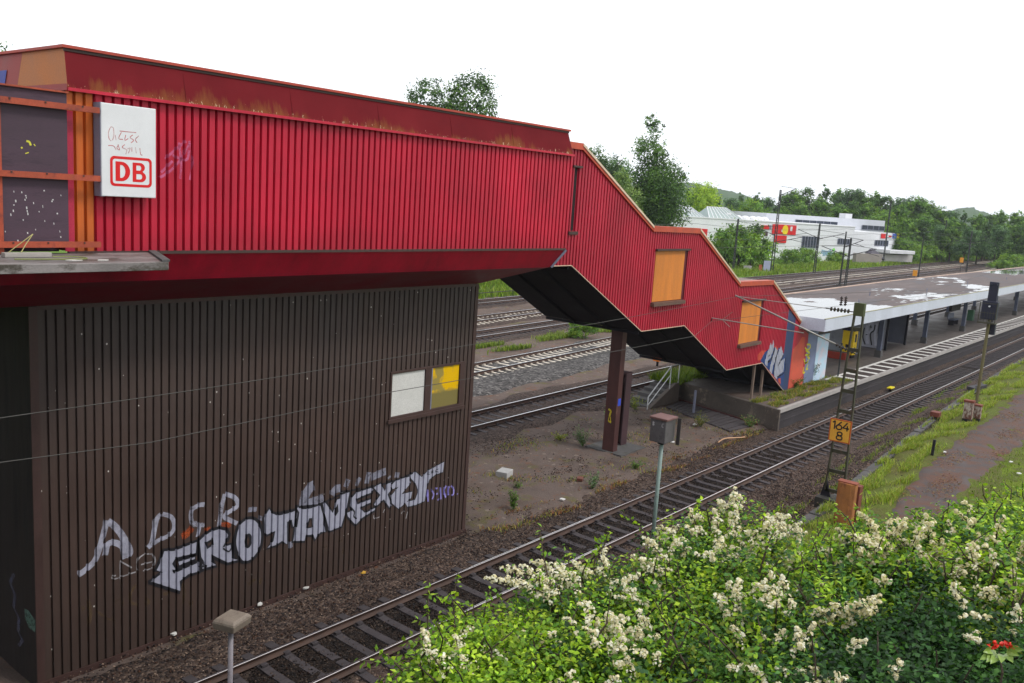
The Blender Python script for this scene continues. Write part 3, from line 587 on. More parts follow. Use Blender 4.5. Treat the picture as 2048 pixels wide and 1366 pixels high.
m = MB(); m.box(6.38, 19.66, 14.36, 14.50, 11.10, 11.145); m.box(6.38, 6.50, 14.502, fb, 11.10, 11.143); m.box(19.56, 19.66, 14.502, fb, 11.10, 11.143); m.build('coping', MAT_COPE, B)
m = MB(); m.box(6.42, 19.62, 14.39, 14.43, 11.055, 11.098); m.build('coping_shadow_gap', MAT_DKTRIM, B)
m = MB(); m.box(6.41, 19.74, 14.235, 14.30, 10.455, 10.505); m.build('fascia_foot', M('bright crimson trim', (182, 20, 50), .45, .18, 2), B)
m = MB(); m.box(6.45, 19.6, 14.5, fb-.1, 11.0, 11.09); m.build('roof', MAT_CONC, B)
m = MB()
for x in (8.4, 10.6, 12.8, 15.0, 17.2): m.bar((x, 14.2755, 10.545), (x, 14.4135, 11.06), .008, .006)
m.build('fascia_seam', MAT_FASC, B)
# bridge link body and ledge
m = MB(); m.box(XL, 6.36, 14.55, 22.7, 7.965, 10.38); m.build('link_corridor', MAT_PLY, B)
lz = 7.96; pts = [(7.86, 14.33), (7.20, 12.72), (XL, 12.72), (XL, 14.33)]
m = MB(); m.prism([(a, b, lz-.13) for a, b in pts], (0, 0, .13)); ld = m.build('ledge', M('mossy concrete ledge', (124, 118, 116), .55, .35, 1.6, (66, 60, 52), .5, stretch=(.6, 1.6, 1), bump=.5, bsc=.012), B, bevel=.01)
m = MB(); m.prism([(7.87, 14.33, lz+.001), (7.22, 12.72, lz+.001), (7.09, 12.72, lz+.001), (7.74, 14.33, lz+.001)], (0, 0, .035)); m.build('ledge_edge', MAT_CONC, ld)
m = MB(); m.bar((8.06, 14.57, 7.25), (8.11, 14.56, 7.22), .03, .02)
# --- covered stairway
Y1, Y2 = 16.35, 20.75
ST = thing('covered_stairway', 'red corrugated stair enclosure stepping down to the platform with two orange boarded windows', 'stairway', (30.0, 18.5, -.1))
PS = Prof(21.0, Y1, .166, .06, .62, .08)
zb_pts = [(20.0, 7.26), (22.9, 7.26), (27.54, 4.79), (30.74, 4.77), (34.87, 2.54), (38.58, 2.47), (41.04, 1.02), (41.5, .78), (43.95, .78)]
zt_pts = [(20.0, 10.97), (22.98, 10.97), (27.69, 8.50), (31.19, 8.46), (35.23, 6.26), (38.71, 6.21), (43.37, 3.69), (43.95, 3.40)]
zb_, zt_ = lin(zb_pts), lin(zt_pts)
w1, w2, slot = (28.1, 30.5, 5.80, 7.73), (35.78, 38.0, 3.56, 5.46), (22.72, 22.95, 8.35, 10.3)
ex = [p[0] for p in zb_pts[1:-1]]+[p[0] for p in zt_pts[1:-1]]
cladding(PS, 19.95, 41.05, zb_, zt_, [w1, w2, slot], ex).build('front_siding', MAT_REDS, ST, fix=False)
PF = Flat(Y1)
cladding(PF, 41.02, 42.02, zb_, zt_, (), ex).build('navy_stripe', M('navy painted panel', (44, 60, 96), .5, .2, 1.5, (36, 46, 70), .4), ST, fix=False)
cladding(PF, 42.02, 43.95, zb_, lambda x: zt_(x), (), ex).build('lower_panel', MAT_REDS, ST, fix=False)
op = [(42.06, .8), (43.85, .8), (43.5, 3.25), (43.1, 3.32), (42.7, 3.0), (42.4, 2.9), (42.1, 2.75)]
link('orange_panel_paint', paint([[op]], PF, .004), M('coral masonry paint', (196, 84, 62), .7, .15, 1.5, (160, 70, 60), .4), ST)
cladding(Flat(Y2), 19.95, 43.95, zb_, zt_, (), ex).build('rear_siding', MAT_REDS, ST, fix=False)
def slab(pts, ya, yb, th, name, mat, parent=ST, dz=0):
    m = MB()
    for (xa, za), (xb, zc) in zip(pts[:-1], pts[1:]):
        m.hexa([(xa, ya, za-th+dz), (xb, ya, zc-th+dz), (xb, yb, zc-th+dz), (xa, yb, za-th+dz), (xa, ya, za+dz), (xb, ya, zc+dz), (xb, yb, zc+dz), (xa, yb, za+dz)])
    return m.build(name, mat, parent)
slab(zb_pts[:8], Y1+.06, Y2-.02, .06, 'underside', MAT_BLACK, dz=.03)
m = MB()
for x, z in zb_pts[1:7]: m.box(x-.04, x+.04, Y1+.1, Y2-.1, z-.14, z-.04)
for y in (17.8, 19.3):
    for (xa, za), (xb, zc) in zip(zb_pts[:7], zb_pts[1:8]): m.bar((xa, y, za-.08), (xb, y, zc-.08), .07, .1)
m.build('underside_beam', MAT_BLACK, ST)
m = MB()
for (xa, za), (xb, zc) in zip(zb_pts[:7], zb_pts[1:8]): m.bar((xa, Y1-.012, za-.005), (xb, Y1-.012, zc-.005), .024, .022)
m.build('edge_flashing', MAT_CREAM, ST)
slab(zt_pts, Y1-.02, Y2+.02, .05, 'roof', M('weathered roofing felt', (120, 104, 98), .8, .25, 1), dz=.02)
for i, ((xa, za), (xb, zc)) in enumerate(zip(zt_pts[:6], zt_pts[1:7])):
    cope = MB(); fl = MB()
    if i % 2 == 0: cope.hexa([(xa, Y1-.075, za-.12), (xb, Y1-.075, zc-.12), (xb, Y1+.25, zc-.12), (xa, Y1+.25, za-.12), (xa, Y1-.075, za+.08), (xb, Y1-.075, zc+.08), (xb, Y1+.25, zc+.08), (xa, Y1+.25, za+.08)])
    else:
        cope.hexa([(xa, Y1-.06, za-.10), (xb, Y1-.06, zc-.10), (xb, Y1+.2, zc-.10), (xa, Y1+.2, za-.10), (xa, Y1-.06, za+.0), (xb, Y1-.06, zc+.0), (xb, Y1+.2, zc+.0), (xa, Y1+.2, za+.0)])
        fl.hexa([(xa, Y1-.085, za-.0), (xb, Y1-.085, zc-.0), (xb, Y1+.25, zc-.0), (xa, Y1+.25, za-.0), (xa, Y1-.085, za+.08), (xb, Y1-.085, zc+.08), (xb, Y1+.25, zc+.08), (xa, Y1+.25, za+.08)])
    cope.build('orange_coping', MAT_ORTRIM, ST)
    if fl.v: fl.build('pale_flashing', MAT_CREAM, ST)
m = MB(); m.prism([(31.4, 19.6, 8.48), (34.9, 19.6, 6.6), (34.9, 19.6, 6.42), (31.4, 19.6, 8.35)], (0, .9, 0)); m.build('yellow_roof_patch', M('yellow mossy roofing', (206, 186, 40), .8, .2, 3), ST)
for h in (w1, w2):
    b = MB().box(h[0]+.05, h[1]-.2, Y1+.02, Y1+.05, h[2]+.02, h[3]-.02).build('boarded_window', MAT_ORB, ST)
    m = MB(); m.box(h[0]-.06, h[1]+.05, Y1-.1, Y1+.06, h[3]-.04, h[3]+.03); m.build('lintel', MAT_DKTRIM, b)
    m = MB(); m.box(h[0]-.08, h[1]-.12, Y1-.16, Y1+.06, h[2]-.13, h[2]); m.build('sill', M('dark weathered sill', (96, 70, 60), .7, .25, 3, None), b)
    m = MB(); m.box(h[1]-.198, h[1]+.002, Y1+.03, Y1+.09, h[2], h[3]-.042); m.build('reveal', M('dark red reveal', (92, 16, 30), .6, .2, 2), b)
m = MB(); m.box(slot[0], slot[1], Y1+.06, Y1+.1, slot[2], slot[3]); so_ = m.build('slot_window', MAT_DARKIN, ST)
m = MB(); m.box(slot[0]-.12, slot[1]+.12, Y1-.06, Y1+.08, slot[3], slot[3]+.06); m.box(slot[0]-.12, slot[1]+.12, Y1-.06, Y1+.08, slot[2]-.12, slot[2]-.02); m.build('slot_trim', MAT_DKTRIM, so_)
# graffiti on the stair foot (pixel view 1480,640 x 8.54)
VS = lambda p: tuple(un(1480+p[0]/8.5375, 640+p[1]/8.5375, 1, Y1)[[0, 2]])
def polys(lst, vw): return [[[vw(p) for p in q]] for q in lst]
link('blue_graffiti', paint(polys([[(350, 700), (400, 570), (450, 530), (520, 480), (600, 470), (700, 480), (740, 560), (770, 640), (760, 900), (740, 1110), (690, 1115), (560, 930)]], VS), PS, .003), spray('blue spray paint', (30, 66, 128)), ST)
MAT_COR = spray('coral spray paint', (206, 84, 60))
for q in ([(300, 690), (300, 600), (370, 520), (440, 520), (350, 690)], [(590, 470), (610, 440), (660, 500), (600, 520)], [(640, 1010), (690, 990), (690, 1090), (670, 1080)]): link('orange_graffiti', paint(polys([q], VS), PS, .0045), MAT_COR, ST)
link('silver_graffiti', paint(polys([[(425, 720), (460, 570), (500, 480), (525, 385), (545, 440), (572, 340), (582, 450), (560, 540), (520, 650), (470, 700), (465, 790), (430, 760)], [(500, 860), (540, 690), (575, 560), (600, 455), (640, 520), (600, 690), (560, 800), (540, 920)], [(580, 960), (590, 820), (620, 650), (660, 530), (700, 440), (740, 580), (700, 700), (770, 645), (750, 720), (740, 880), (660, 940), (620, 1010)]], VS), PS, .0055), spray('pale silver spray paint', (176, 178, 192), .4), ST)
bl = []
for p, wd in (([(600, 460), (560, 600), (520, 690), (470, 720)], .09), ([(650, 520), (600, 700), (580, 860), (570, 950)], .09), ([(740, 600), (690, 700), (650, 780)], .08), ([(780, 640), (760, 880), (640, 970)], .07), ([(510, 590), (490, 620)], .05)): bl += stroke([VS(q) for q in p], wd)
link('graffiti_shadow', paint(bl, PS, .0085), MAT_BLKP, ST)
# supports
def hbeam(m, x, y, w, z0, z1, zt=None):
    m.box(x-w/2, x+w/2, y-w/2, y-w/2+.03, z0, z1); m.box(x-w/2, x+w/2, y+w/2-.03, y+w/2, z0, z1); m.box(x-.02, x+.02, y-w/2+.03, y+w/2-.03, z0, z1)
m = MB(); m.box(28.05, 28.36, 17.42, 17.92, -.3, 4.9); cl = m.build('support_column', MAT_RUSTCOL, ST, bevel=.012)
t = MB(); zz = lambda x, y: un(x, y, 1, 17.196)
for p in ([(1217, 818), (1222, 822), (1219, 832), (1217, 842), (1222, 845), (1221, 833)],):
    q = [un(a, b, 0, 28.045) for a, b in p]
    for a, b in zip(q[:-1], q[1:]): t.bar(a, b, .008, .07)
t.build('yellow_tag', spray('yellow spray paint', (206, 186, 30)), cl)
MB().box(28.12, 28.3, 17.412, 17.419, 1.7, 1.98).build('blue_sticker', M('blue sticker', (50, 80, 200), .4, .1, 3), cl)
for y in (17.93,):
    m = MB(); m.box(29.1, 29.5, y-.2, y-.14, -.3, 2.75 if y < 19 else 4.5); m.box(29.1, 29.5, y+.14, y+.2, -.3, 2.75 if y < 19 else 4.5); m.box(29.28, 29.32, y-.14, y+.14, -.3, 2.75 if y < 19 else 4.5)
    if y < 19: m.box(29.05, 29.55, y-.22, y+.22, 2.75, 2.8)
    m.build('support_column', M('dark brown steel', (62, 40, 44), .6, .25, 2), ST)
m = MB(); m.bar((29.08, 18.02, .0), (29.08, 18.02, 2.35), .09, .05); m.build('cable_duct', MAT_CONC, ST)
for x in (38.35, 39.35):
    m = MB(); m.bar((x, Y1+.25, -.3), (x, Y1+.25, float(zb_(x))), .1, .1); m.build('strut', M('pale weathered strut', (122, 104, 92), .7, .2, 2), ST)
m = MB(); m.box(27.9, 29.7, 16.95, 18.6, -.4, -.09); m.build('footing', MAT_CONC, ST)
# ------------------------------------------------------------------ screen, sign and clutter at the left
MAT_SCR = M('rust-red screen frame', (158, 70, 46), .6, .25, 3, (116, 50, 40), .45)
SC = thing('boarded_screen', 'dark plywood screen in a rust-red steel frame beside the white letter sign', 'screen', (5.0, 14.2, 7.96))
MB().box(-8, 6.36, 14.20, 14.24, 8.07, 10.40).build('plywood_panel', MAT_PLY, SC)
for z, h in ((10.20, .09), (9.15, .09), (8.11, .09)):
    r = MB().box(-8, 6.815, 14.09, 14.16, z-h/2, z+h/2).build('rail', MAT_SCR, SC)
    m = MB()
    for x in (5.5, 6.0, 6.55): m.box(x-.012, x+.012, 14.08, 14.089, z+.015, z+.04)
    m.build('bolt', MAT_DKTRIM, r)
MB().box(5.30, 5.40, 14.165, 14.198, 7.97, 10.15).build('post', MAT_SCR, SC)
MB().box(-8, 6.37, 14.15, 14.26, 10.405, 10.43).build('top_trim', MAT_SCR, SC)
m = MB(); yp = 14.196
for x, y in ((47, 283), (59, 284)): pass
Vp = lambda x, y: tuple(un(x, y, 1, 14.19)[[0, 2]])
ye = stroke([Vp(53, 282), Vp(59, 284), Vp(62, 291)], .03)+stroke([Vp(68, 288), Vp(71, 292)], .015)+stroke([Vp(43, 294), Vp(45, 297)], .025)+stroke([Vp(51, 307), Vp(58, 305)], .015)
link('yellow_splash', paint(ye, Flat(14.198), .001), spray('yellow paint splash', (206, 200, 60)), SC)
dr = []
for _ in range(30):
    x, y = random.gauss(30, 28) % 120+6, random.uniform(380, 480); a = random.uniform(2, 5); dr += stroke([Vp(x, y), Vp(x+.6, y+a)], random.uniform(.008, .02), 2, False)
link('white_droppings', paint(dr, Flat(14.198), .001), spray('white droppings', (210, 208, 206)), SC)
SG = thing('station_sign', 'white sign box with red framed letters DB hanging on the red wall', 'sign', (7.28, 14.1, 8.88))
sx0, sx1, sz0, sz1 = 6.84, 7.75, 8.88, 10.33
MB().box(sx0, sx1, 14.10, 14.26, sz0, sz1).build('sign_box', MAT_WHITE, SG, bevel=.012)
MB().box(sx0-.01, sx0+.055, 14.115, 14.335, sz0-.005, sz1+.005).build('sign_frame', MAT_GREYM, SG)
VD = lambda x, y: np.array(un(x, y, 1, 14.1))[[0, 2]]
def rrect(cx, cz, w_, h_, r, n=5):
    out = []
    for qx, qz, a0 in ((1, 1, 0), (-1, 1, 90), (-1, -1, 180), (1, -1, 270)):
        for k in range(n+1):
            a = R_(a0+90*k/n); out.append((cx+qx*(w_/2-r)+r*math.cos(a), cz+qz*(h_/2-r)+r*math.sin(a)))
    return out
cx, cz = 7.325, 9.285
red = [[rrect(cx, cz, .70, .475, .07), rrect(cx, cz, .615, .39, .04)]]
def arc(cx, cz, rx, rz, a0, a1, n=10): return [(cx+rx*math.cos(R_(a0+(a1-a0)*k/n)), cz+rz*math.sin(R_(a0+(a1-a0)*k/n))) for k in range(n+1)]
def DD(x, z, h):    # fat letter D
    w_ = h*.78; o = [(x, z), (x, z+h)]+[(x+w_*.4, z+h)]+arc(x+w_*.4, z+h/2, w_*.6, h/2, 90, -90, 12)[1:]
    i = [(x+w_*.31, z+h*.17), (x+w_*.4, z+h*.17)]+arc(x+w_*.4, z+h/2, w_*.27, h*.33, -90, 90, 10)[1:]+[(x+w_*.31, z+h*.83)]
    return [o, i]
def BB(x, z, h):
    w_ = h*.74; o = [(x, z), (x, z+h), (x+w_*.55, z+h)]+arc(x+w_*.55, z+h*.76, w_*.36, h*.24, 90, -60, 8)[1:]+arc(x+w_*.6, z+h*.27, w_*.4, h*.27, 60, -90, 8)
    i1 = [(x+w_*.27, z+h*.14), (x+w_*.55, z+h*.14)]+arc(x+w_*.55, z+h*.28, w_*.16, h*.14, -90, 90, 6)[1:]+[(x+w_*.27, z+h*.42)]
    i2 = [(x+w_*.27, z+h*.6), (x+w_*.5, z+h*.6)]+arc(x+w_*.5, z+h*.73, w_*.14, h*.13, -90, 90, 6)[1:]+[(x+w_*.27, z+h*.86)]
    return [o, i1, i2]
red += [DD(cx-.262, cz-.155, .31), BB(cx+.022, cz-.155, .31)]
link('logo', paint(red, Flat(14.1), .003), MAT_SIGNRED, SG)
VW = lambda p: tuple(VD(p[0]/5.689, 80+p[1]/5.689))
MAT_PEN = spray('faint red marker', (206, 96, 96), .6, .75, 6)
for p in ([(1290, 1000), (1260, 990), (1235, 1050), (1240, 1120), (1265, 1150)], [(1290, 1000), (1295, 1080), (1280, 1140)], [(1360, 1035), (1550, 1055)], [(1320, 1140), (1310, 1080)], [(1380, 1050), (1350, 1120), (1400, 1130)], [(1430, 1080), (1420, 1140), (1460, 1120)], [(1510, 1080), (1480, 1110), (1520, 1140), (1490, 1170)], [(1580, 1090), (1540, 1130), (1560, 1170)], [(1230, 1200), (1290, 1205), (1320, 1250)], [(1350, 1190), (1330, 1230), (1360, 1250), (1340, 1190)], [(1420, 1190), (1390, 1220), (1440, 1250), (1430, 1300)], [(1450, 1240), (1480, 1230), (1460, 1290)], [(1500, 1220), (1500, 1270)], [(1540, 1220), (1550, 1290)], [(1590, 1230), (1600, 1300), (1620, 1310)]):
    link('pen_stroke', paint(stroke([VW(q) for q in p], .013, 5), Flat(14.1), .002), MAT_PEN, SG)
tg = []
for p in ([(320, 355), (340, 342), (362, 318), (380, 285)], [(345, 310), (372, 320), (378, 300)], [(330, 318), (350, 300), (372, 282)], [(358, 285), (362, 330), (360, 358)], [(378, 282), (385, 320), (380, 360)], [(322, 345), (345, 322)]): tg += stroke([tuple(un(a, b, 1, 14.35)[[0, 2]]) for a, b in p], .045)
link('pink_tag', paint(tg, PR, .003), spray('faint pink spray', (226, 110, 156), .6, .7), B)
K = thing('plank', 'short grey plank lying on the concrete ledge', 'plank', (5.55, 13.5, 7.96))
MB().box(5.2, 5.85, 13.62, 13.76, 7.965, 8.03).build('board', M('grey wood', (150, 144, 138), .8, .2, 3, None, stretch=(.3, 3, 3)), K, bevel=.005)
o = MB().tube([(5.25, 13.75, 7.99), (5.4, 13.72, 8.12), (5.62, 13.7, 8.3)], .007, 5).tube([(5.62, 13.7, 8.3), (5.5, 13.66, 8.15), (5.42, 13.62, 8.04)], .007, 5).build('strap', M('yellow strap', (166, 158, 104), .6, .15, 3), loc=(5.4, 13.7, 7.99)); tag(o, 'yellow strap sticking up from the plank on the ledge', 'strap')
pts = catmull([(5.85, 13.6, 7.975), (6.1, 13.55, 7.98), (6.25, 13.4, 7.972), (6.1, 13.2, 7.974), (5.7, 13.25, 7.972), (5.2, 13.3, 7.974)], 5)
o = MB().tube(pts, .009, 5).build('cable', M('yellow-green cable', (124, 132, 70), .5, .15, 3), loc=(5.8, 13.4, 7.97)); tag(o, 'thin yellow-green cable curling across the concrete ledge', 'cable')
for i, (x, y, s_) in enumerate(((5.9, 13.08, .13), (6.35, 13.05, .11))):
    pts = [(x+s_*math.cos(a)*random.uniform(.6, 1.2), y+s_*.5*math.sin(a)*random.uniform(.6, 1.2), 7.964) for a in np.linspace(0, 6, 9)]
    o = MB().prism(pts, (0, 0, .012)).build('paper_scrap', M('crumpled pale litter', (190, 186, 180), .7, .15, 6), loc=(x, y, 7.964)); tag(o, ('crumpled white litter near the middle of the ledge', 'flat white scrap of paper lying beside the crumpled one on the ledge')[i], 'litter')
# ------------------------------------------------------------------ island platform
PT = thing('station_platform', 'low island platform with damp asphalt top, overgrown front corner and white-striped edge', 'platform', (37.3, 14.77, -.42))
def wet_mat(name, c, wet=.5, sc=.5):
    t = Nt(name); n = t.noise(sc, 6, .65, (1, 1, 1)); n2 = t.noise(1.2, 6, .7, (.25, 2, 1), (2, 3, 1)); n3 = t.noise(50, 3, .6); c = srgb(*c)
    r = t.ramp(n2, 0, [(.3, tuple(v*.75 for v in c[:3])+(1,)), (.7, tuple(v*1.25 for v in c[:3])+(1,))]); f = t.ramp(n3, 0, [(.3, .8), (.7, 1.1)]); a = t.mix(1, (r, 0), (f, 0), 'MULTIPLY')
    t.l(a, 2, t.b, 'Base Color'); rr = t.ramp(n, 0, [(.4, wet*.5), (.65, .75)]); t.l(rr, 0, t.b, 'Roughness'); t.bump(n3, 0, .12, .004); return t.m
MAT_PLAT = wet_mat('damp platform asphalt', (92, 84, 80), 1.0)
MAT_EDGE = M('pale platform edge stone', (158, 152, 148), .75, .15, 2, (132, 126, 120), .4, bump=.3)
MAT_PWALL = M('dark platform wall', (62, 58, 60), .85, .3, .9, (92, 84, 80), .36, stretch=(1, 1, .6), bump=.4, bsc=.012, spec=.2)
MAT_PWHITE = M('white platform marking', (222, 219, 214), .6, .1, 2, (150, 146, 142), .3)
MAT_PBROWN = M('brown platform paving', (66, 54, 52), .75, .2, 2.5, (54, 46, 45), .4)
PZ, PX1 = .76, 230
bk = lambda x: np.interp(x, [38, 80, 100, 125, 230], [21.9, 21.55, 22.0, 23.0, 26.0])
px = [39.2, 60, 80, 90, 100, 112, 125, 160, 230]
edge = [(37.3, 14.77), (PX1, 14.77)]; back = [(x, float(bk(x))) for x in px]
m = MB(); pts = edge+back[::-1]; pts = [(37.35, 14.88), (PX1, 14.88)]+back[::-1]
m.prism([(x, y, -.42) for x, y in pts], (0, 0, PZ+.42)); m.build('deck', MAT_PLAT, PT)
m = MB()
for x in np.arange(37.3, PX1, 1.0): m.box(x+.006, x+.994, 14.71, 14.885, PZ-.16, PZ+.012)
for (xa, ya), (xb, yb) in zip(back[:-1], back[1:]): m.bar((xa, ya+.05, PZ-.07), (xb, yb+.05, PZ-.07), .28, .16)
m.build('kerb', MAT_EDGE, PT)
m = MB(); m.box(37.36, PX1, 14.83, 14.879, -.42, PZ-.17); m.box(37.4, PX1, 14.79, 14.829, .12, .2); m.box(37.4, PX1, 14.80, 14.829, .38, .44)
m.build('front_wall', MAT_PWALL, PT)
m = MB(); m.hexa([(37.22, 14.72, -.42), (37.36, 14.72, -.42), (39.2, 21.9, -.42), (39.06, 21.9, -.42), (37.22, 14.72, PZ-.01), (37.36, 14.72, PZ-.01), (39.2, 21.9, PZ-.01), (39.06, 21.9, PZ-.01)])
m.build('end_wall', M('crumbling end wall', (92, 84, 78), .9, .3, .9, (138, 124, 110), .44, bump=.6, bsc=.02, spec=.15), PT)
m = MB(); m.poly([(47.6, 14.89, PZ+.004), (170, 14.89, PZ+.004), (170, 16.1, PZ+.004), (47.6, 16.1, PZ+.004)]); m.build('edge_paving', MAT_PBROWN, PT)
m = MB(); z = PZ+.008; m.poly([(46.6, 16.0, z), (170, 16.0, z), (170, 16.2, z), (46.6, 16.2, z)])
for k in range(-2, 80): x = 51.5+1.5*k; m.poly([(x-.52, 14.89, z), (x-.1, 14.89, z), (x-.1, 15.997, z), (x-.52, 15.997, z)])
m.build('white_marking', MAT_PWHITE, PT)
m = MB(); m.poly([(37.6, 14.97, PZ+.004), (46.2, 14.97, PZ+.004), (46.2, 16.25, PZ+.004), (40.5, 16.9, PZ+.004), (38.2, 18.0, PZ+.004)]); m.build('soil_patch', MAT_DIRT, PT)
# end steps with handrail
t = thing('platform_steps', 'overgrown concrete steps with sloping side wall at the end of the platform', 'steps', (36.8, 21.1, -.3))
m = MB()
for k in range(5): m.box(35.9+k*.55, 39.3, 20.55, 21.85, -.4, -.08+.17*k)
m.build('tread', MAT_CONC, t)
m = MB(); m.prism([(35.6, 20.35, -.4), (38.4, 20.35, -.4), (38.4, 20.35, .8), (38.0, 20.35, .8), (35.6, 20.35, -.15)], (0, .18, 0)); m.build('side_wall', M('mossy dark concrete', (84, 74, 68), .9, .3, 1, (66, 70, 44), .42), t)
m = MB(); m.box(38.55, 47, 21.72, 22.0, .62, .79); m.build('pale_edge', MAT_EDGE, t)
t = thing('handrail', 'white tubular handrail beside the steps at the platform end', 'handrail', (35.55, 20.4, -.3))
MB().tube([(35.55, 20.4, -.35), (35.55, 20.4, .46), (37.5, 20.4, 1.72), (38.3, 20.4, 1.74)], .028, 8).tube([(35.55, 20.4, .05), (37.5, 20.4, 1.3)], .022, 8).build('tube_rail', MAT_WHITE, t, smooth=True)
m = MB().tube([(37.5, 20.4, .3), (37.5, 20.4, 1.7)], .025, 8).tube([(38.3, 20.4, .7), (38.3, 20.4, 1.74)], .025, 8); m.build('post', MAT_WHITE, t, smooth=True)
# timber crossing panels in front of the end wall
t = thing('timber_crossing', 'old dark plank crossing lying in the soil in front of the platform end wall', 'boardwalk', (36.2, 17.2, -.12))
P0, P1, P2, P3 = [np.array(q) for q in ((37.0, 15.7), (38.4, 20.2), (36.6, 20.0), (34.9, 15.9))]
for k in range(16):
    a, b = k/16, (k+.82)/16; m = MB(); q = [P0+(P1-P0)*a, P0+(P1-P0)*b, P3+(P2-P3)*b, P3+(P2-P3)*a]; dz = random.uniform(-.012, .012)
    m.prism([(p[0], p[1], -.13+dz) for p in q], (0, 0, .07)); m.build('plank', MAT_SLP, t)
MB().bar((37.05, 15.6, -.06), (38.45, 20.3, -.06), .06, .12).build('edge_rail', MAT_RUSTCOL, t)
m = MB(); m.bar((36.6, 18.55, -.3), (36.6, 18.55, 1.0), .09, .09); o = m.build('marker_post', MAT_GREYM, loc=(36.6, 18.55, -.3)); tag(o, 'short grey post standing at the plank crossing before the end wall', 'post')
# ------------------------------------------------------------------ canopy
CN = thing('platform_canopy', 'long flat platform canopy with pale fascia and puddles on its roofing felt', 'canopy', (42.7, 18.5, .76))
def felt():
    t = Nt('roofing felt with rain puddles'); n = t.noise(.14, 5, .62, (.55, 1.4, 1), (3, 11, 0)); n2 = t.noise(.7, 6, .7, (.3, 1, 1)); n3 = t.noise(20, 3, .6); x = t.xyz()
    r = t.ramp(n2, 0, [(.32, srgb(96, 94, 98)), (.5, srgb(100, 90, 88)), (.68, srgb(114, 104, 103))]); f = t.ramp(n3, 0, [(.3, .85), (.7, 1.05)]); a = t.mix(1, (r, 0), (f, 0), 'MULTIPLY')
    near = t.math('ADD', (t.maprange((x, 0), 0, 13, .2, 0), 0), (t.math('MULTIPLY', (t.maprange((x, 1), -3.4, 3.2, .045, -.15), 0), (t.maprange((x, 0), 4, 22, 1, .12), 0)), 0)); s = t.math('ADD', (n, 0), (near, 0)); k = t.ramp(s, 0, [(.505, 0.0), (.52, 1.0)])
    a = t.mix((k, 0), (a, 2), (.10, .10, .105, 1)); t.l(a, 2, t.b, 'Base Color'); rr = t.ramp(k, 0, [(0, .85), (1, .03)]); t.l(rr, 0, t.b, 'Roughness')
    b = t.n('ShaderNodeBump'); b.inputs['Strength'].default_value = .3; b.inputs['Distance'].default_value = .01; i = t.math('SUBTRACT', 1, (k, 0)); h = t.math('MULTIPLY', (n3, 0), (i, 0)); t.l(h, 0, b, 'Height'); t.l(b, 0, t.b, 'Normal')
    sp = t.ramp(k, 0, [(0, .15), (1, 1.0)]); t.l(sp, 0, t.b, 'Specular IOR Level'); return t.m
CX0, CX1, CY0, CYB, CZ0, CZ1 = 42.65, 200, 15.1, 21.9, 3.78, 4.36
slope_z = lambda x: -.0055*(x-42.65) if x < 200 else 0
m = MB(); xs = list(np.arange(CX0, CX1, 8))+[CX1]
def yb_(x): return float(np.interp(x, [42, 55, 80, 134, 200], [21.4, 21.6, 22.3, 22.3, 23.5]))
for a, b in zip(xs[:-1], xs[1:]):
    m.poly([(a, CY0+.06, CZ1-.03), (b, CY0+.06, CZ1-.03), (b, yb_(b), CZ1+.0), (a, yb_(a), CZ1+.0)])
m.build('roof_felt', felt(), CN, fix=False)
m = MB()
for a, b in zip(xs[:-1], xs[1:]): m.hexa([(a, CY0+.05, CZ0+.06), (b, CY0+.05, CZ0+.06), (b, yb_(b)-.1, CZ0+.06), (a, yb_(a)-.1, CZ0+.06), (a, CY0+.05, CZ1-.08), (b, CY0+.05, CZ1-.08), (b, yb_(b)-.1, CZ1-.08), (a, yb_(a)-.1, CZ1-.08)])
m.build('soffit', M('grey canopy soffit', (120, 122, 128), .7, .2, .8), CN)
m = MB()
for a in np.arange(CX0, CX1, 2.5): m.box(a+.004, min(a+2.496, CX1), CY0, CY0+.045, CZ0, CZ1+.03)
for k in range(4): m.box(CX0-.04, CX0, CY0+k*1.62+.004, CY0+k*1.62+1.616, CZ0, CZ1+.03)
m.build('fascia', M('pale blue-white canopy fascia', (196, 200, 214), .5, .08, 1.0, (160, 160, 168), .32, stretch=(1, 1, .4)), CN)
m = MB(); m.box(CX0-.05, CX1, CY0-.012, CY0+.075, CZ1+.03, CZ1+.06); m.build('fascia_capping', M('lichened capping', (150, 146, 120), .7, .2, 2), CN)
m = MB()
for a, b in zip(xs[:-1], xs[1:]): m.bar((a, yb_(a)+.03, CZ1-.02), (b, yb_(b)+.03, CZ1-.02), .12, .14)
m.build('rear_upstand', M('rusty pale upstand', (190, 164, 148), .7, .2, 1.2, (140, 90, 74), .42), CN)
m = MB()
for x, y in ((53, 17), (60, 18.6), (69, 17.4), (84, 18), (98, 17.6)):
    m.tube([(x, y, CZ1-.02), (x, y, CZ1+.28)], .02, 6); m.tube([(x+.1, y, CZ1-.02), (x+.1, y, CZ1+.22)], .015, 6)
m.build('roof_vent', MAT_GREYM, CN)
MAT_COLB = M('blue-grey column paint', (78, 84, 104), .55, .2, 2, (58, 60, 72), .4)
cxs = [57.6, 67.9, 79.2, 90.0, 100.5, 111, 122, 134, 146]
for i, x in enumerate(cxs):
    for y in (16.85, 20.6):
        m = MB(); m.box(x-.13, x+.13, y-.13, y+.13, 1.2, CZ0+.07); c = m.build('column', MAT_COLB, CN)
        m = MB(); m.box(x-.2, x+.2, y-.2, y+.2, PZ-.02, 1.2); m.build('plinth', MAT_CONC, c)
m = MB()
for x in cxs: m.box(x-.1, x+.1, 15.3, 21.2, CZ0-.1, CZ0+.055)
m.build('cross_beam', MAT_COLB, CN)
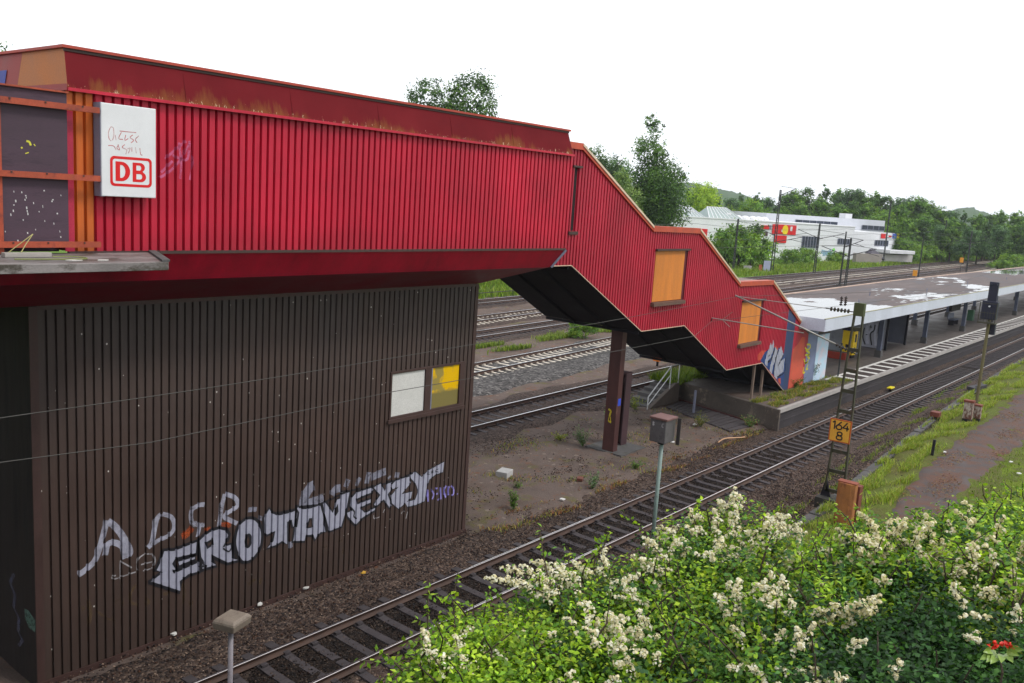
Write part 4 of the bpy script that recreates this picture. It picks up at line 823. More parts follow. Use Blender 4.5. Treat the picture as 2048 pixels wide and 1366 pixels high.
# ------------------------------------------------------------------ things under the canopy
MW = thing('mural_wall', 'pale blue painted wall with yellow graffiti under the canopy beside the stair foot', 'wall', (45.4, 16.4, .76))
def mural():
    t = Nt('faded white-blue mural'); n = t.noise(.8, 3, .5); r = t.ramp(n, 0, [(.38, srgb(196, 198, 214)), (.5, srgb(176, 206, 224)), (.6, srgb(206, 196, 206)), (.7, srgb(190, 204, 222))]); t.l(r, 0, t.b, 'Base Color'); t.set(Roughness=.6); return t.m
MB().box(43.96, 45.3, Y1, Y1+.12, .76, 3.7).build('grey_panel', M('grey-blue painted panel', (112, 122, 150), .6, .2, 1.5), MW)
MB().box(45.3, 47.0, Y1-.004, Y1+.118, .76, 3.2).build('pale_panel', mural(), MW)
MB().box(43.96, 47.4, Y1+.12, Y1+.2, 2.9, 3.78).build('canopy_shade_board', MAT_DKTRIM, MW)  # dark board standing in for the shade under the canopy
ye = []
for p in ([(1140, 420), (1190, 420), (1200, 470), (1150, 510), (1110, 470)], [(1110, 600), (1190, 590), (1150, 620), (1190, 660)], [(1090, 660), (1120, 740), (1170, 680)], [(1100, 740), (1160, 720)], [(1090, 800), (1075, 900), (1110, 890)], [(1160, 760), (1130, 840), (1160, 830)], [(1120, 520), (1190, 560)]): ye += stroke([VS(q) for q in p], .09)
link('yellow_graffiti', paint(ye, Flat(Y1), .003), spray('acid yellow spray paint', (206, 200, 20)), MW)
VM = thing('ticket_machine', 'yellow ticket machine with dark cap standing under the canopy end', 'ticket machine', (55.6, 18.05, .76))
MB().box(55.2, 55.9, 17.7, 18.4, .95, 2.45).build('cabinet', M('yellow machine paint', (226, 190, 8), .4, .1, 2, (180, 150, 20), .35), VM, bevel=.02)
MB().box(55.15, 55.95, 17.65, 18.45, 2.45, 2.62).build('cap', M('dark blue cap', (36, 34, 60), .5, .1, 2), VM)
MB().box(55.25, 55.85, 17.75, 18.35, .76, .95).build('plinth', MAT_BLACK, VM)
m = MB(); m.box(55.42, 55.70, 17.685, 17.7, 1.75, 2.25); m.build('screen', M('dark screen', (24, 28, 50), .15, .1, 2, bump=0), VM)
m = MB(); m.box(55.5, 55.62, 17.685, 17.7, 1.25, 1.42); m.box(55.188, 55.2, 17.95, 18.15, 1.4, 1.6); m.build('slot', MAT_BLACK, VM)
RB = thing('planter', 'low brick-red planter box in front of the yellow ticket machine', 'planter', (54.4, 18.3, .76))
m = MB(); m.box(54.1, 54.8, 17.7, 19.4, .76, 1.18); m.build('box', M('brick red planter', (150, 52, 36), .7, .2, 3), RB, bevel=.02)
MB().box(54.17, 54.73, 17.78, 19.32, 1.16, 1.186).build('soil', MAT_DIRT, RB)
o = MB().box(57.4, 57.5, 18.1, 20.6, .76, 3.3).build('partition', M('grey scribbled partition', (120, 124, 132), .6, .2, 1.4, (84, 90, 100), .42), loc=(57.4, 19.3, .76)); tag(o, 'grey partition wall standing behind the yellow ticket machine', 'wall')
SH = thing('waiting_shelter', 'grey waiting shelter on the platform painted with big silver and black letters', 'shelter', (63.2, 18.8, .76))
MAT_SHEL = M('grey shelter panel', (150, 150, 160), .6, .12, 1.2, (118, 120, 130), .4)
MB().box(61.0, 61.08, 17.55, 20.2, .82, 3.6).build('end_panel', MAT_SHEL, SH)
MB().box(65.3, 65.38, 17.5, 20.2, .82, 3.6).build('end_panel', M('grey shelter panel with red tag', (96, 98, 108), .6, .2, 1, (130, 84, 96), .4), SH)
MB().box(61.08, 65.3, 20.0, 20.08, .82, 3.6).build('back_panel', M('pale blue shelter panel', (130, 150, 196), .6, .2, .9, (170, 180, 206), .45), SH)
MB().box(65.26, 65.42, 17.38, 17.5, .76, 3.7).build('post', MAT_BLACK, SH); MB().box(60.97, 61.1, 17.4, 17.54, .76, 3.7).build('post', MAT_BLACK, SH)
VP_ = lambda p: un(1660+p[0]/8.533, 620+p[1]/8.533, 0, 60.994)
g = MB()
def ystroke(mb, p, wd, off=0):
    q = catmull([np.array(VP_(a)) for a in p], 5)
    for a, b in zip(q[:-1], q[1:]):
        d = b-a; nn = np.array([0, -d[2], d[1]]); nn = nn/(np.linalg.norm(nn)+1e-9)*wd/2; o_ = np.array([-off, 0, 0]); mb.poly([a+nn+o_, b+nn+o_, b-nn+o_, a-nn+o_])
for p, wd in (([(640, 260), (630, 400), (640, 580)], .2), ([(650, 250), (740, 250), (740, 320), (660, 400)], .2), ([(800, 230), (770, 400), (780, 610)], .16), ([(890, 260), (860, 420), (880, 600)], .16)): ystroke(g, p, wd)
g.build('silver_graffiti', spray('silver letters', (186, 186, 200), .4), SH, fix=False)
g = MB()
for p, wd in (([(590, 300), (560, 450), (600, 590)], .08), ([(770, 250), (750, 350), (690, 410), (710, 600)], .09), ([(850, 210), (825, 400), (850, 640)], .09), ([(700, 260), (690, 300), (710, 290)], .06), ([(610, 420), (640, 420)], .06)): ystroke(g, p, wd, .003)
g.build('black_graffiti', MAT_BLKP, SH, fix=False)
MB().box(62.5, 62.6, 17.2, 17.8, 3.0, 3.35).build('yellow_plate', M('yellow plate', (216, 176, 10), .5, .1, 2), SH)
o = MB().tube([(48.2, 16.05, .76), (48.2, 16.05, 2.6)], .04, 8).box(48.12, 48.28, 16.03, 16.07, 2.2, 2.55).build('platform_post', M('dark green post', (44, 50, 52), .6, .2, 3), loc=(48.2, 16.05, .76)); tag(o, 'thin dark post at the start of the striped platform edge', 'post')
BN = thing('platform_bench', 'dark grey bench with backrest on the platform behind the black signal', 'bench', (83.5, 18.6, .76))
MB().box(82.5, 84.5, 18.3, 18.8, 1.2, 1.26).build('seat', MAT_COLB, BN, bevel=.01); MB().box(82.5, 84.5, 18.8, 18.86, 1.3, 1.75).build('backrest', MAT_COLB, BN, bevel=.01)
for q in (82.8, 84.2): MB().box(q-.05, q+.05, 18.35, 18.8, .76, 1.2).build('leg', MAT_BLACK, BN)
o = MB().box(70.5, 73.2, 15.9, 16.1, 3.0, 3.72).build('hanging_sign', MAT_DARKIN, loc=(71.8, 16, 3.7), bevel=.02); tag(o, 'dark sign box hanging from the canopy over the striped platform edge', 'sign')
o = MB().box(88.9, 89.5, 18.2, 18.7, .76, 1.75).build('litter_bin', M('green litter bin', (52, 92, 66), .5, .15, 3), loc=(89.2, 18.4, .76), bevel=.05); tag(o, 'small green bin on the platform beyond the bench', 'bin')
# ------------------------------------------------------------------ catenary mast with kilometre board in front of the platform
MAT_MAST = M('olive rusted mast steel', (60, 58, 44), .7, .3, 2.2, (88, 60, 46), .44)
MAT_TUBE = M('galvanised tube', (150, 146, 140), .45, .15, 3, (110, 100, 92), .4, metal=.4)
MAT_INS = M('dark brown insulator glaze', (48, 36, 34), .25, .15, 4, bump=0)
MAT_CU = M('weathered copper wire', (62, 60, 56), .6, .15, 3)
def lattice(parent, base, top, wa, wb, ww=.12, n=11, axis='y', fl=.05, mat=MAT_MAST):
    "two channel legs with flat battens; axis = direction in which the legs stand apart"
    b, t = Vector(base), Vector(top); ax = Vector((0, 1, 0)) if axis == 'y' else Vector((1, 0, 0)); oth = Vector((1, 0, 0)) if axis == 'y' else Vector((0, 1, 0))
    for s_ in (-1, 1):
        m = MB(); m.bar(b+ax*s_*wa/2, t+ax*s_*wb/2, fl, ww, up=oth); m.build('leg', mat, parent)
    m = MB()
    for k in range(n+1):
        if mat is MAT_MAST and m.v: m.build('batten', mat, parent); m = MB()
        f = k/n; c = b+(t-b)*f; wd = wa+(wb-wa)*f; m.box(*[v for v in ((c.x-.03, c.x+.03, c.y-wd/2, c.y+wd/2) if axis == 'y' else (c.x-wd/2, c.x+wd/2, c.y-.03, c.y+.03))], c.z-.06, c.z+.06)
    m.build('batten', mat, parent)
MX, MY = 29.2, 9.36
CM = thing('catenary_mast', 'tapering olive steel overhead-line mast carrying the yellow 164 8 board', 'catenary mast', (MX, MY, -.2))
lattice(CM, (MX, MY, .25), (MX, MY-.06, 6.45), .62, .26, n=9)
MB().box(MX-.1, MX+.1, MY-.22, MY+.1, 6.2, 6.62).build('head_plate', M('mossy steel', (70, 76, 44), .7, .25, 3), CM)
m = MB(); m.box(MX-.35, MX+.35, MY-.5, MY+.5, -.4, .02); m.build('footing', M('dark mossy footing', (58, 56, 52), .85, .3, 2), CM)
m = MB()
for s_ in (-1, 1): m.prism([(MX-.03, MY+s_*.31, .7), (MX-.03, MY+s_*.45, .0), (MX-.03, MY+s_*.1, .0)], (.06, 0, 0))
m.build('foot_bracket', MAT_BLACK, CM)
def insul(m, a, b, n=5, r=.06):
    a, b = Vector(a), Vector(b)
    for k in range(n):
        c = a+(b-a)*((k+.5)/n); d = (b-a).normalized()*.02; m.tube([c-d, c+d], r, 8)
def cantilever(parent, msg, arm_end, foot, tie_to, arm_on):
    msg, arm_end, foot, tie_to, arm_on = map(Vector, (msg, arm_end, foot, tie_to, arm_on))
    ct = MB().tube([foot+(msg-foot)*.16, msg+(msg-foot)*.02], .03, 8).build('cantilever_tube', MAT_TUBE, parent, smooth=True)
    m = MB(); insul(m, foot+(msg-foot)*.02, foot+(msg-foot)*.16, 6); m.tube([foot, foot+(msg-foot)*.16], .02, 6); m.build('insulator', MAT_INS, ct)
    tt = MB().tube([msg, tie_to+(msg-tie_to)*.25], .014, 6).build('tie_rod', MAT_TUBE, parent)
    m = MB(); insul(m, tie_to+(msg-tie_to)*.06, tie_to+(msg-tie_to)*.22, 6, .07); m.tube([tie_to, tie_to+(msg-tie_to)*.25], .02, 6); m.build('insulator', MAT_INS, tt)
    ra = MB().tube([arm_on, arm_end], .02, 6).build('registration_arm', MAT_TUBE, parent)
    k = arm_end+(arm_on-arm_end)*.12; q = MB().tube([k, k+Vector((0, -.35, .32))], .01, 5).tube([k, k+Vector((0, -.32, -.22))], .012, 5); q.build('steady_arm', MAT_TUBE, ra)
    MB().tube([arm_end, arm_end+Vector((0, .02, -.12))], .02, 6).build('clamp', MAT_INS, ra)
g = lambda x, y: un(x, y, 0, MX)
cantilever(CM, g(1475, 593), g(1424, 636), g(1712, 708), g(1716, 625), g(1607, 666))
m = MB(); q = g(1690, 612); m.tube([Vector(q)+Vector((0, 0, 0)), Vector(q)+Vector((0, 0, .32))], .02, 6); insul(m, Vector(q)+Vector((0, 0, .02)), Vector(q)+Vector((0, 0, .3)), 4, .05); q2 = Vector(q)+Vector((0, .14, .0)); m.tube([q2, q2+Vector((0, 0, .3))], .02, 6); insul(m, q2, q2+Vector((0, 0, .28)), 4, .05); m.build('insulator', MAT_INS, CM)
# kilometre board
KB = thing('distance_board', 'yellow rust-edged board with black numbers 164 and 8 on the mast', 'sign', (28.95, 9.33, 2.4))
by0, by1, bz0, bz1 = 8.99, 9.68, 2.02, 2.77; bx = 28.9
MB().box(bx, bx+.03, by0, by1, bz0, bz1).build('plate', M('yellow enamel with rust', (226, 166, 62), .45, .12, 2.2, (196, 126, 50), .36), KB, bevel=.006)
m = MB(); e = .03
for a in ((by0-.005, by1+.005, bz0-.005, bz0+e), (by0-.005, by1+.005, bz1-e, bz1+.005), (by0-.005, by0+e, bz0+e, bz1-e), (by1-e, by1+.005, bz0+e, bz1-e)): m.box(bx-.004, bx+.034, *a)
m.build('rusty_edge', M('rusty board edge', (176, 84, 30), .7, .25, 6), KB)
DG = {'1': [[(.05, .78), (.3, 1), (.3, 0)]], '6': [[(.62, 1), (.2, .55), (.02, .3), (.15, .05), (.4, 0), (.65, .1), (.72, .3), (.6, .52), (.35, .58), (.12, .48)]], '4': [[(.5, 1), (.02, .3), (.75, .3)], [(.56, .62), (.56, 0)]],
      '8': [[(.36, .54), (.1, .66), (.1, .9), (.36, 1), (.62, .9), (.62, .66), (.36, .54), (.06, .42), (.04, .12), (.36, 0), (.68, .12), (.66, .42), (.36, .54)]]}
g2 = MB(); lay = 0
def digit(mb, ch, y0, z0, h, wd, x):
    global lay
    for p in DG[ch]:
        sm = ch in '68'; q = catmull(p, 5) if sm else [np.array(a, float) for a in p]; lay += 1; X = x-.001*lay
        for i, (a, b) in enumerate(zip(q[:-1], q[1:])):
            d = b-a; d = d/np.linalg.norm(d); nn = np.array([-d[1], d[0]])*wd/2/h; ext = d*.25*wd/h; A, Bq = a-ext, b+ext
            pt = lambda v: (X-.00012*i, y0-v[0]*h, z0+v[1]*h); mb.poly([pt(A+nn), pt(Bq+nn), pt(Bq-nn), pt(A-nn)])
for ch, y0 in (('1', 9.60), ('6', 9.475), ('4', 9.255)): digit(g2, ch, y0, 2.44, .26, .042, bx-.006)
digit(g2, '8', 9.42, 2.10, .26, .042, bx-.006); g2.build('numbers', MAT_BLKP, KB, fix=False)
# rusty bent steel cover post
RC = thing('rusty_cable_cover', 'rusty orange steel cable cover standing at the foot of the 164 mast', 'cable cover', (27.05, 8.3, -.2))
m = MB(); m.prism([(26.95, 8.02, 1.30), (26.88, 8.15, 1.30), (26.88, 8.45, 1.30), (26.95, 8.56, 1.30), (27.2, 8.56, 1.30), (27.2, 8.02, 1.30)], (0, 0, -1.6)); m.build('cover', M('heavy orange rust', (158, 102, 56), .75, .3, 2.4, (112, 62, 40), .46, stretch=(1, 1, .5), bump=.3), RC, bevel=.02)
m = MB(); m.box(26.93, 27.22, 8.0, 8.58, 1.30, 1.335); m.build('cap', M('rust-red cap', (130, 66, 46), .7, .25, 3), RC, bevel=.01)
MB().box(27.21, 27.5, 7.96, 8.1, -.25, 1.2).build('side_plate', M('dark red rust', (112, 58, 44), .75, .3, 3), RC)
# ------------------------------------------------------------------ colour light signal further along
SGN = thing('railway_signal', 'black colour-light signal on an olive post beside the near track', 'signal', (48.3, 9.15, -.2))
MAT_SBLK = M('signal black', (34, 36, 54), .55, .2, 2, (50, 50, 60), .4)
MB().tube([(48.3, 9.15, -.3), (48.3, 9.15, 6.4)], .075, 8).build('post', M('olive and rust post paint', (104, 96, 66), .7, .25, .8, (92, 52, 42), .45), SGN)
MB().box(48.05, 48.25, 8.92, 9.32, 5.75, 6.70).build('upper_screen', MAT_SBLK, SGN, bevel=.02)
h = MB().box(47.95, 48.25, 8.80, 9.50, 4.86, 5.76).build('signal_head', MAT_SBLK, SGN, bevel=.03)
m = MB()
for y, z in ((9.0, 6.58), (9.24, 6.58), (9.13, 5.52)): m.tube([(48.06 if z > 6 else 47.955, y, z), (47.93 if z > 6 else 47.8, y, z)], .05, 10)
m.build('lens_hood', MAT_SBLK, h); m = MB()
for y, z in ((9.13, 5.52),): m.tube([(47.795, y, z), (47.79, y, z)], .045, 10)
m.build('lens', M('white lens', (220, 220, 225), .1, .02, 2, bump=0), h)
m = MB()
for y in (8.78, 9.52): m.bar((47.7, y, 4.72), (47.7, y, 5.7), .03, .03)
for z in (4.74, 5.2, 5.66): m.bar((47.7, 8.78, z), (47.7, 9.52, z), .02, .02)
for y in np.linspace(8.9, 9.4, 5): m.bar((47.7, y, 4.74), (47.7, y, 5.3), .012, .012)
m.box(47.6, 48.25, 8.76, 9.54, 4.68, 4.73); m.build('cage', MAT_MAST, SGN)
m = MB(); m.box(48.35, 48.6, 8.85, 9.1, 4.1, 4.65); m.build('small_box', MAT_SBLK, SGN)
m = MB()
for z in np.arange(.4, 4.6, .35): m.bar((48.3, 9.0, z), (48.3, 9.3, z), .03, .03)
m.build('step_iron', MAT_MAST, SGN)
for i, (x, y, lab) in enumerate(((47.0, 9.2, 'rust-topped white cabinet at the foot of the black signal, nearer one'), (47.6, 8.9, 'smaller rusty white cabinet behind the other at the signal foot'))):
    t = thing('relay_cabinet', lab, 'cabinet', (x, y, -.2)); k = 1-.25*i
    MB().box(x-.15, x+.15, y-.2*k, y+.2*k, .02, .85*k).build('case', M('flaking white cabinet', (176, 166, 156), .7, .15, 2.5, (98, 62, 50), .56, stretch=(1, 1, .6)), t, bevel=.015)
    MB().box(x-.18, x+.18, y-.23*k, y+.23*k, .85*k, .95*k).build('lid', M('rusted lid', (116, 62, 46), .75, .3, 4), t); MB().box(x-.14, x+.14, y-.2*k, y+.2*k, -.35, .02).build('leg_frame', MAT_BLACK, t)
# ------------------------------------------------------------------ two posts near the camera
LP = thing('track_lamp', 'beige box-shaped lamp head on a grey post at the bottom edge of the picture', 'lamp post', (7.33, 11.2, -.3))
m = MB(); c = Vector((7.40, 11.2, 2.55)); a = Vector((.21, .07, 0)); b_ = Vector((-.07, .19, 0))
def head(z, ka, kb): return [tuple(c+a*sa*ka+b_*sb*kb+Vector((0, 0, z))) for sa, sb in ((-1, -1), (1, -1), (1, 1), (-1, 1))]
m.hexa(head(-.10, .94, .92)+head(.02, 1, 1)); m.hexa(head(.021, 1, 1)+head(.075, .78, .8)); m.build('lamp_head', M('beige weathered fibreglass', (128, 116, 104), .65, .15, 4, (98, 84, 74), .45), LP, bevel=.015)
m = MB(); m.hexa(head(-.13, .6, .6)+head(-.101, .8, .8)); m.build('diffuser', M('grey lamp base', (96, 88, 84), .6, .15, 3), LP)
MB().tube([(7.38, 11.2, -.4), (7.38, 11.2, 2.46)], .04, 12).build('post', M('grey lamp post', (134, 128, 134), .5, .15, 2, (104, 96, 98), .4), LP, smooth=True)
SP = thing('speaker_post', 'dark metal equipment box lettered B C on a pale green post beside the track', 'equipment post', (20.45, 11.2, -.3))
PXx, PYy = 20.45, 11.2
MB().tube([(PXx, PYy, -.4), (PXx, PYy, 3.1)], .055, 12).build('post', M('pale green-grey post', (122, 140, 134), .5, .15, 2, (96, 104, 100), .4), SP, smooth=True)
bxm = MB().box(PXx-.26, PXx+.26, PYy-.22, PYy+.25, 3.12, 3.74).build('box', M('grey-brown equipment box', (92, 88, 90), .55, .2, 2.5, (66, 60, 62), .44), SP, bevel=.02)
MB().box(PXx-.29, PXx+.29, PYy-.26, PYy+.28, 3.74, 3.80).build('lid', M('rust-red box lid', (112, 82, 78), .65, .2, 4), bxm, bevel=.01)
MB().box(PXx+.2, PXx+.23, PYy-.40, PYy-.30, 3.05, 3.78).build('door', M('dark open door', (58, 52, 52), .6, .2, 3), bxm)
g3 = MB()
for ch, y0 in (('B', PYy+.17), ('C', PYy-.1)):
    P = {'B': [[(0, 0), (0, 1), (.45, .8), (0, .5), (.5, .25), (0, 0)]], 'C': [[(.55, .9), (.1, .95), (0, .4), (.15, .02), (.55, .1)]]}[ch]
    for p in P:
        q = [np.array(a, float) for a in p]
        for i, (a, b) in enumerate(zip(q[:-1], q[1:])):
            d = (b-a)/np.linalg.norm(b-a); nn = np.array([-d[1], d[0]])*.14; f = lambda v: (PXx-.262-.0004*i, y0-v[0]*.09, 3.56+v[1]*.1); g3.poly([f(a+nn), f(b+nn), f(b-nn), f(a-nn)])
g3.build('lettering', MAT_WHP, bxm, fix=False)
MB().box(PXx-.08, PXx+.08, PYy-.08, PYy+.08, 3.04, 3.12).build('bracket', MAT_BLACK, SP)
for z in (1.25, .5):
    pass
# ------------------------------------------------------------------ contact and carrier wires of the near track
def wire(name, pts, label, r=.011):
    o = MB().tube(pts, r, 5).build(name, MAT_CU, loc=pts[0], fix=False); return tag(o, label, 'overhead wire')
WY = 13.1
mp = [un(x, y, 1, WY) for x, y in ((0, 836), (480, 766), (950, 688), (1246, 637))]+[Vector(g(1475, 593))]
mp = [Vector(p) for p in mp]; d0 = mp[0]-(mp[1]-mp[0])*6; e1 = mp[-1]+Vector((30, 1.0, -1.1)); e2 = mp[-1]+Vector((60, 1.2, .2))
wire('carrier_wire', [d0]+[tuple(p) for p in catmull([tuple(p) for p in mp], 5)]+[tuple(e1), tuple(e2)], 'upper carrier wire running past the brown wall to the cantilever tip', .008)
cp = [un(x, y, 1, WY) for x, y in ((0, 925), (300, 885), (776, 785), (932, 758), (1217, 705), (1389, 672))]
cp = [Vector(p) for p in cp]; d0 = cp[0]-(cp[1]-cp[0])*6; ae = Vector(g(1424, 636))-Vector((0, 0, .12))
wire('contact_wire', [d0]+[tuple(p) for p in cp]+[tuple(ae), (62, 13.4, 5.2), (90, 13.0, 5.2)], 'lower contact wire crossing in front of the brown wall window', .008)
mm = [(x, WY-.02*(x-20), 0) for x in ()]
# ------------------------------------------------------------------ small things on the ground
def block(name, x, y, z, sx, sy, sz, rot, mat, label, cat, bev=.015):
    o = MB().box(-sx/2, sx/2, -sy/2, sy/2, 0, sz).build(name, mat, bevel=bev); o.location = (x, y, z); o.rotation_euler[2] = rot; return tag(o, label, cat)
MAT_LITTER = M('white litter', (206, 204, 200), .6, .1, 6)
block('concrete_block', 22.65, 18.3, -.15, .55, .42, .22, .3, M('pale concrete block', (170, 168, 166), .8, .12, 3), 'pale concrete block lying alone on the bare soil', 'block')
t = thing('point_lantern', 'small orange box on a short post beside the track behind the brown column', 'marker', (46.2, 26.1, -.2))
MB().box(45.95, 46.45, 25.9, 26.3, .12, .52).build('box', M('bright orange plastic', (226, 120, 24), .45, .1, 3), t, bevel=.03); MB().box(46.15, 46.25, 26.05, 26.15, -.4, .12).build('stub', MAT_BLACK, t)
t = thing('ground_marker', 'flat yellow cap on a dark stub beside the near rail under the platform', 'marker', (51.8, 14.2, -.2)); MB().box(51.45, 52.1, 14.1, 14.35, -.02, .05).build('cap', M('yellow cap', (226, 206, 20), .5, .1, 3), t, bevel=.01); MB().box(51.65, 51.85, 14.15, 14.3, -.35, -.02).build('stub', MAT_BLACK, t)
t = thing('junction_box', 'rust-red square box on the ballast near the two signal cabinets', 'box', (46.2, 10.45, -.2)); MB().box(45.95, 46.45, 10.25, 10.65, .0, .24).build('case', M('rust red box', (112, 58, 46), .7, .25, 3), t, bevel=.02); MB().box(46.1, 46.3, 10.35, 10.55, -.35, .0).build('stub', MAT_BLACK, t)
o = MB().bar((38.6, 8.65, -.3), (38.62, 8.63, .55), .1, .1).build('stake', MAT_BLACK, loc=(38.6, 8.65, -.3)); tag(o, 'black stake standing in the grass between mast and signal', 'stake')
o = MB().prism([(56.2, 10.9, -.12), (58.2, 10.6, -.12), (58.3, 10.95, -.12), (56.4, 11.3, -.12)], (0, 0, .18)).build('trough_lid', M('dark lifted lid', (60, 58, 62), .8, .2, 2), loc=(57, 10.9, -.12)); tag(o, 'dark concrete lid lying beside the ballast beyond the signal', 'lid')
labs = ['white scrap at the foot of the brown wall above the lamp head', 'crumpled white scrap midway along the wall foot', 'small pale scrap between the two bigger scraps at the wall foot', 'tiny yellow scrap on the ballast near the wall', 'white scrap on soil near the weed before the wall corner', 'white scrap beside the brown column foot', 'white paper near the equipment box on the soil', 'white paper scrap on the lawn edge', 'second white paper scrap on the lawn, farther back', 'pale scrap on the ballast between mast and stake']
for i, (x, y) in enumerate(((347, 1270), (612, 1178), (520, 1210), (727, 1147), (1125, 1000), (1345, 885), (1390, 850), (2038, 948), (2022, 925), (1890, 905))):
    p = un(x, y, 2, -.17 if i < 4 else (-.1 if i < 7 else -.04)); s_ = .09 if i < 4 else .13; k = 7
    pts = [(s_*random.uniform(.5, 1.1)*math.cos(a), s_*.7*random.uniform(.5, 1.1)*math.sin(a), random.uniform(0, .02)) for a in np.linspace(0, 6.28, k, endpoint=False)]
    o = MB().prism(pts, (0, 0, .03)).build('paper_scrap', M('yellow litter', (206, 160, 60), .6, .1, 6) if i == 3 else MAT_LITTER); o.name = 'paper_scrap'; o.location = p; tag(o, labs[i], 'litter')
t = catmull([un(1436, 885, 2, -.1), un(1450, 877, 2, .02), un(1480, 875, 2, -.05), un(1490, 874, 2, -.12)], 6)
o = MB().tube(t, .025, 6).build('dead_branch', M('dry pale branch', (190, 150, 116), .8, .15, 4), loc=t[0]); tag(o, 'pale curved dead branch on soil before the plank crossing', 'branch')
block('brick', 24.3, 16.3, -.12, .3, .2, .1, .5, M('reddish brick lump', (110, 66, 54), .85, .25, 5), 'reddish brick lump on the soil between two weeds', 'brick')
# ------------------------------------------------------------------ foliage machinery
def foliage_mat(name, trans=.32, rough=.55):
    t = Nt(name); a = t.n('ShaderNodeAttribute', attribute_name='tint'); t.l(a, 'Color', t.b, 'Base Color'); t.set(Roughness=rough, Specular_IOR_Level=.3)
    tr = t.n('ShaderNodeBsdfTranslucent'); br = t.mix(1, (a, 0), (1.25, 1.3, .7, 1), 'MULTIPLY'); t.l(br, 2, tr, 0)
    mx = t.n('ShaderNodeMixShader'); mx.inputs[0].default_value = trans; t.l(t.b, 0, mx, 1); t.l(tr, 0, mx, 2); t.l(mx, 0, t.out, 0); return t.m
MAT_LEAF = foliage_mat('leaves'); MAT_BARK = M('bark', (74, 62, 52), .9, .3, 3, None, stretch=(1, 1, .3), bump=.6, bsc=.02)
MAT_PETAL = foliage_mat('petals', .25, .6)
def unit(v): return v/(np.linalg.norm(v, axis=-1, keepdims=True)+1e-9)
def leaf_mesh(name, P, N, size, tint, aspect=.55):
    "one folded, pointed leaf (two quads) per point, lying roughly across direction N"
    n = len(P); N = unit(N); r = rng.normal(0, 1, (n, 3)); T = unit(np.cross(N, r)); Bv = np.cross(N, T); s = (size*rng.uniform(.65, 1.25, n))[:, None]; wv = s*aspect*.5
    base, tip = P-T*s*.5, P+T*s*.5; dn = N*s*.10; a, b = P-T*s*.08+Bv*wv+dn, P-T*s*.08-Bv*wv+dn
    V = np.stack([base, a, tip, b], 1).reshape(-1, 3); F = np.arange(4*n).reshape(n, 4)
    return np_mesh(name, V, F, np.repeat(tint, 4, 0))
def clump_points(lobes, n, per=22, spread=.16, shell=.55):
    L = np.array(lobes, float); vol = L[:, 3]*L[:, 4]*L[:, 5]; vol = vol**.8; k = max(4, n//per); li = rng.choice(len(L), k, p=vol/vol.sum())
    d = unit(rng.normal(0, 1, (k, 3))); rr = shell+(1-shell)*rng.uniform(0, 1, (k, 1))**.6; rr *= rng.uniform(.85, 1.12, (k, 1))
    C = L[li, :3]+d*rr*L[li, 3:6]; sc = L[li, 3:6].mean(1)
    ci = rng.integers(0, k, n); P = C[ci]+rng.normal(0, 1, (n, 3))*spread*sc[ci][:, None]; return P, d[ci], ci, k
def crown_mesh(name, lobes, n, leaf, cols, per=22, spread=.16, shell=.55, var=.3):
    P, d, ci, k = clump_points(lobes, n, per, spread, shell); cols = np.array([srgb(*c)[:3] for c in cols]); ct = cols[rng.integers(0, len(cols), k)]*rng.uniform(1-var, 1+var, (k, 1))
    tint = ct[ci]*rng.uniform(.8, 1.2, (n, 1)); N = d*.6+np.array([0, 0, .7])+rng.normal(0, .6, (n, 3)); return leaf_mesh(name, P, N, leaf, tint)
def trunk_mesh(name, h, r, limbs, top=.7, seed=1):
    rd = random.Random(seed); m = MB(); pts = [(rd.uniform(-.02, .02)*h*k/6, rd.uniform(-.02, .02)*h*k/6, h*top*k/6) for k in range(7)]
    m.tube(pts, [r*(1.25 if k == 0 else 1-.13*k) for k in range(7)], 7)
    for q in range(limbs):
        z = h*rd.uniform(.22, top*.92); a = rd.uniform(0, 6.28); ln = h*rd.uniform(.18, .34); k = int(z/(h*top)*6); p = Vector(pts[min(k, 6)]); p.z = z
        e = p+Vector((math.cos(a)*ln*.8, math.sin(a)*ln*.8, ln*.75)); md = (p+e)/2+Vector((0, 0, -.04*h)); m.tube([p, md, e], [r*.42, r*.28, r*.08], 5)
    return m.mesh(name)
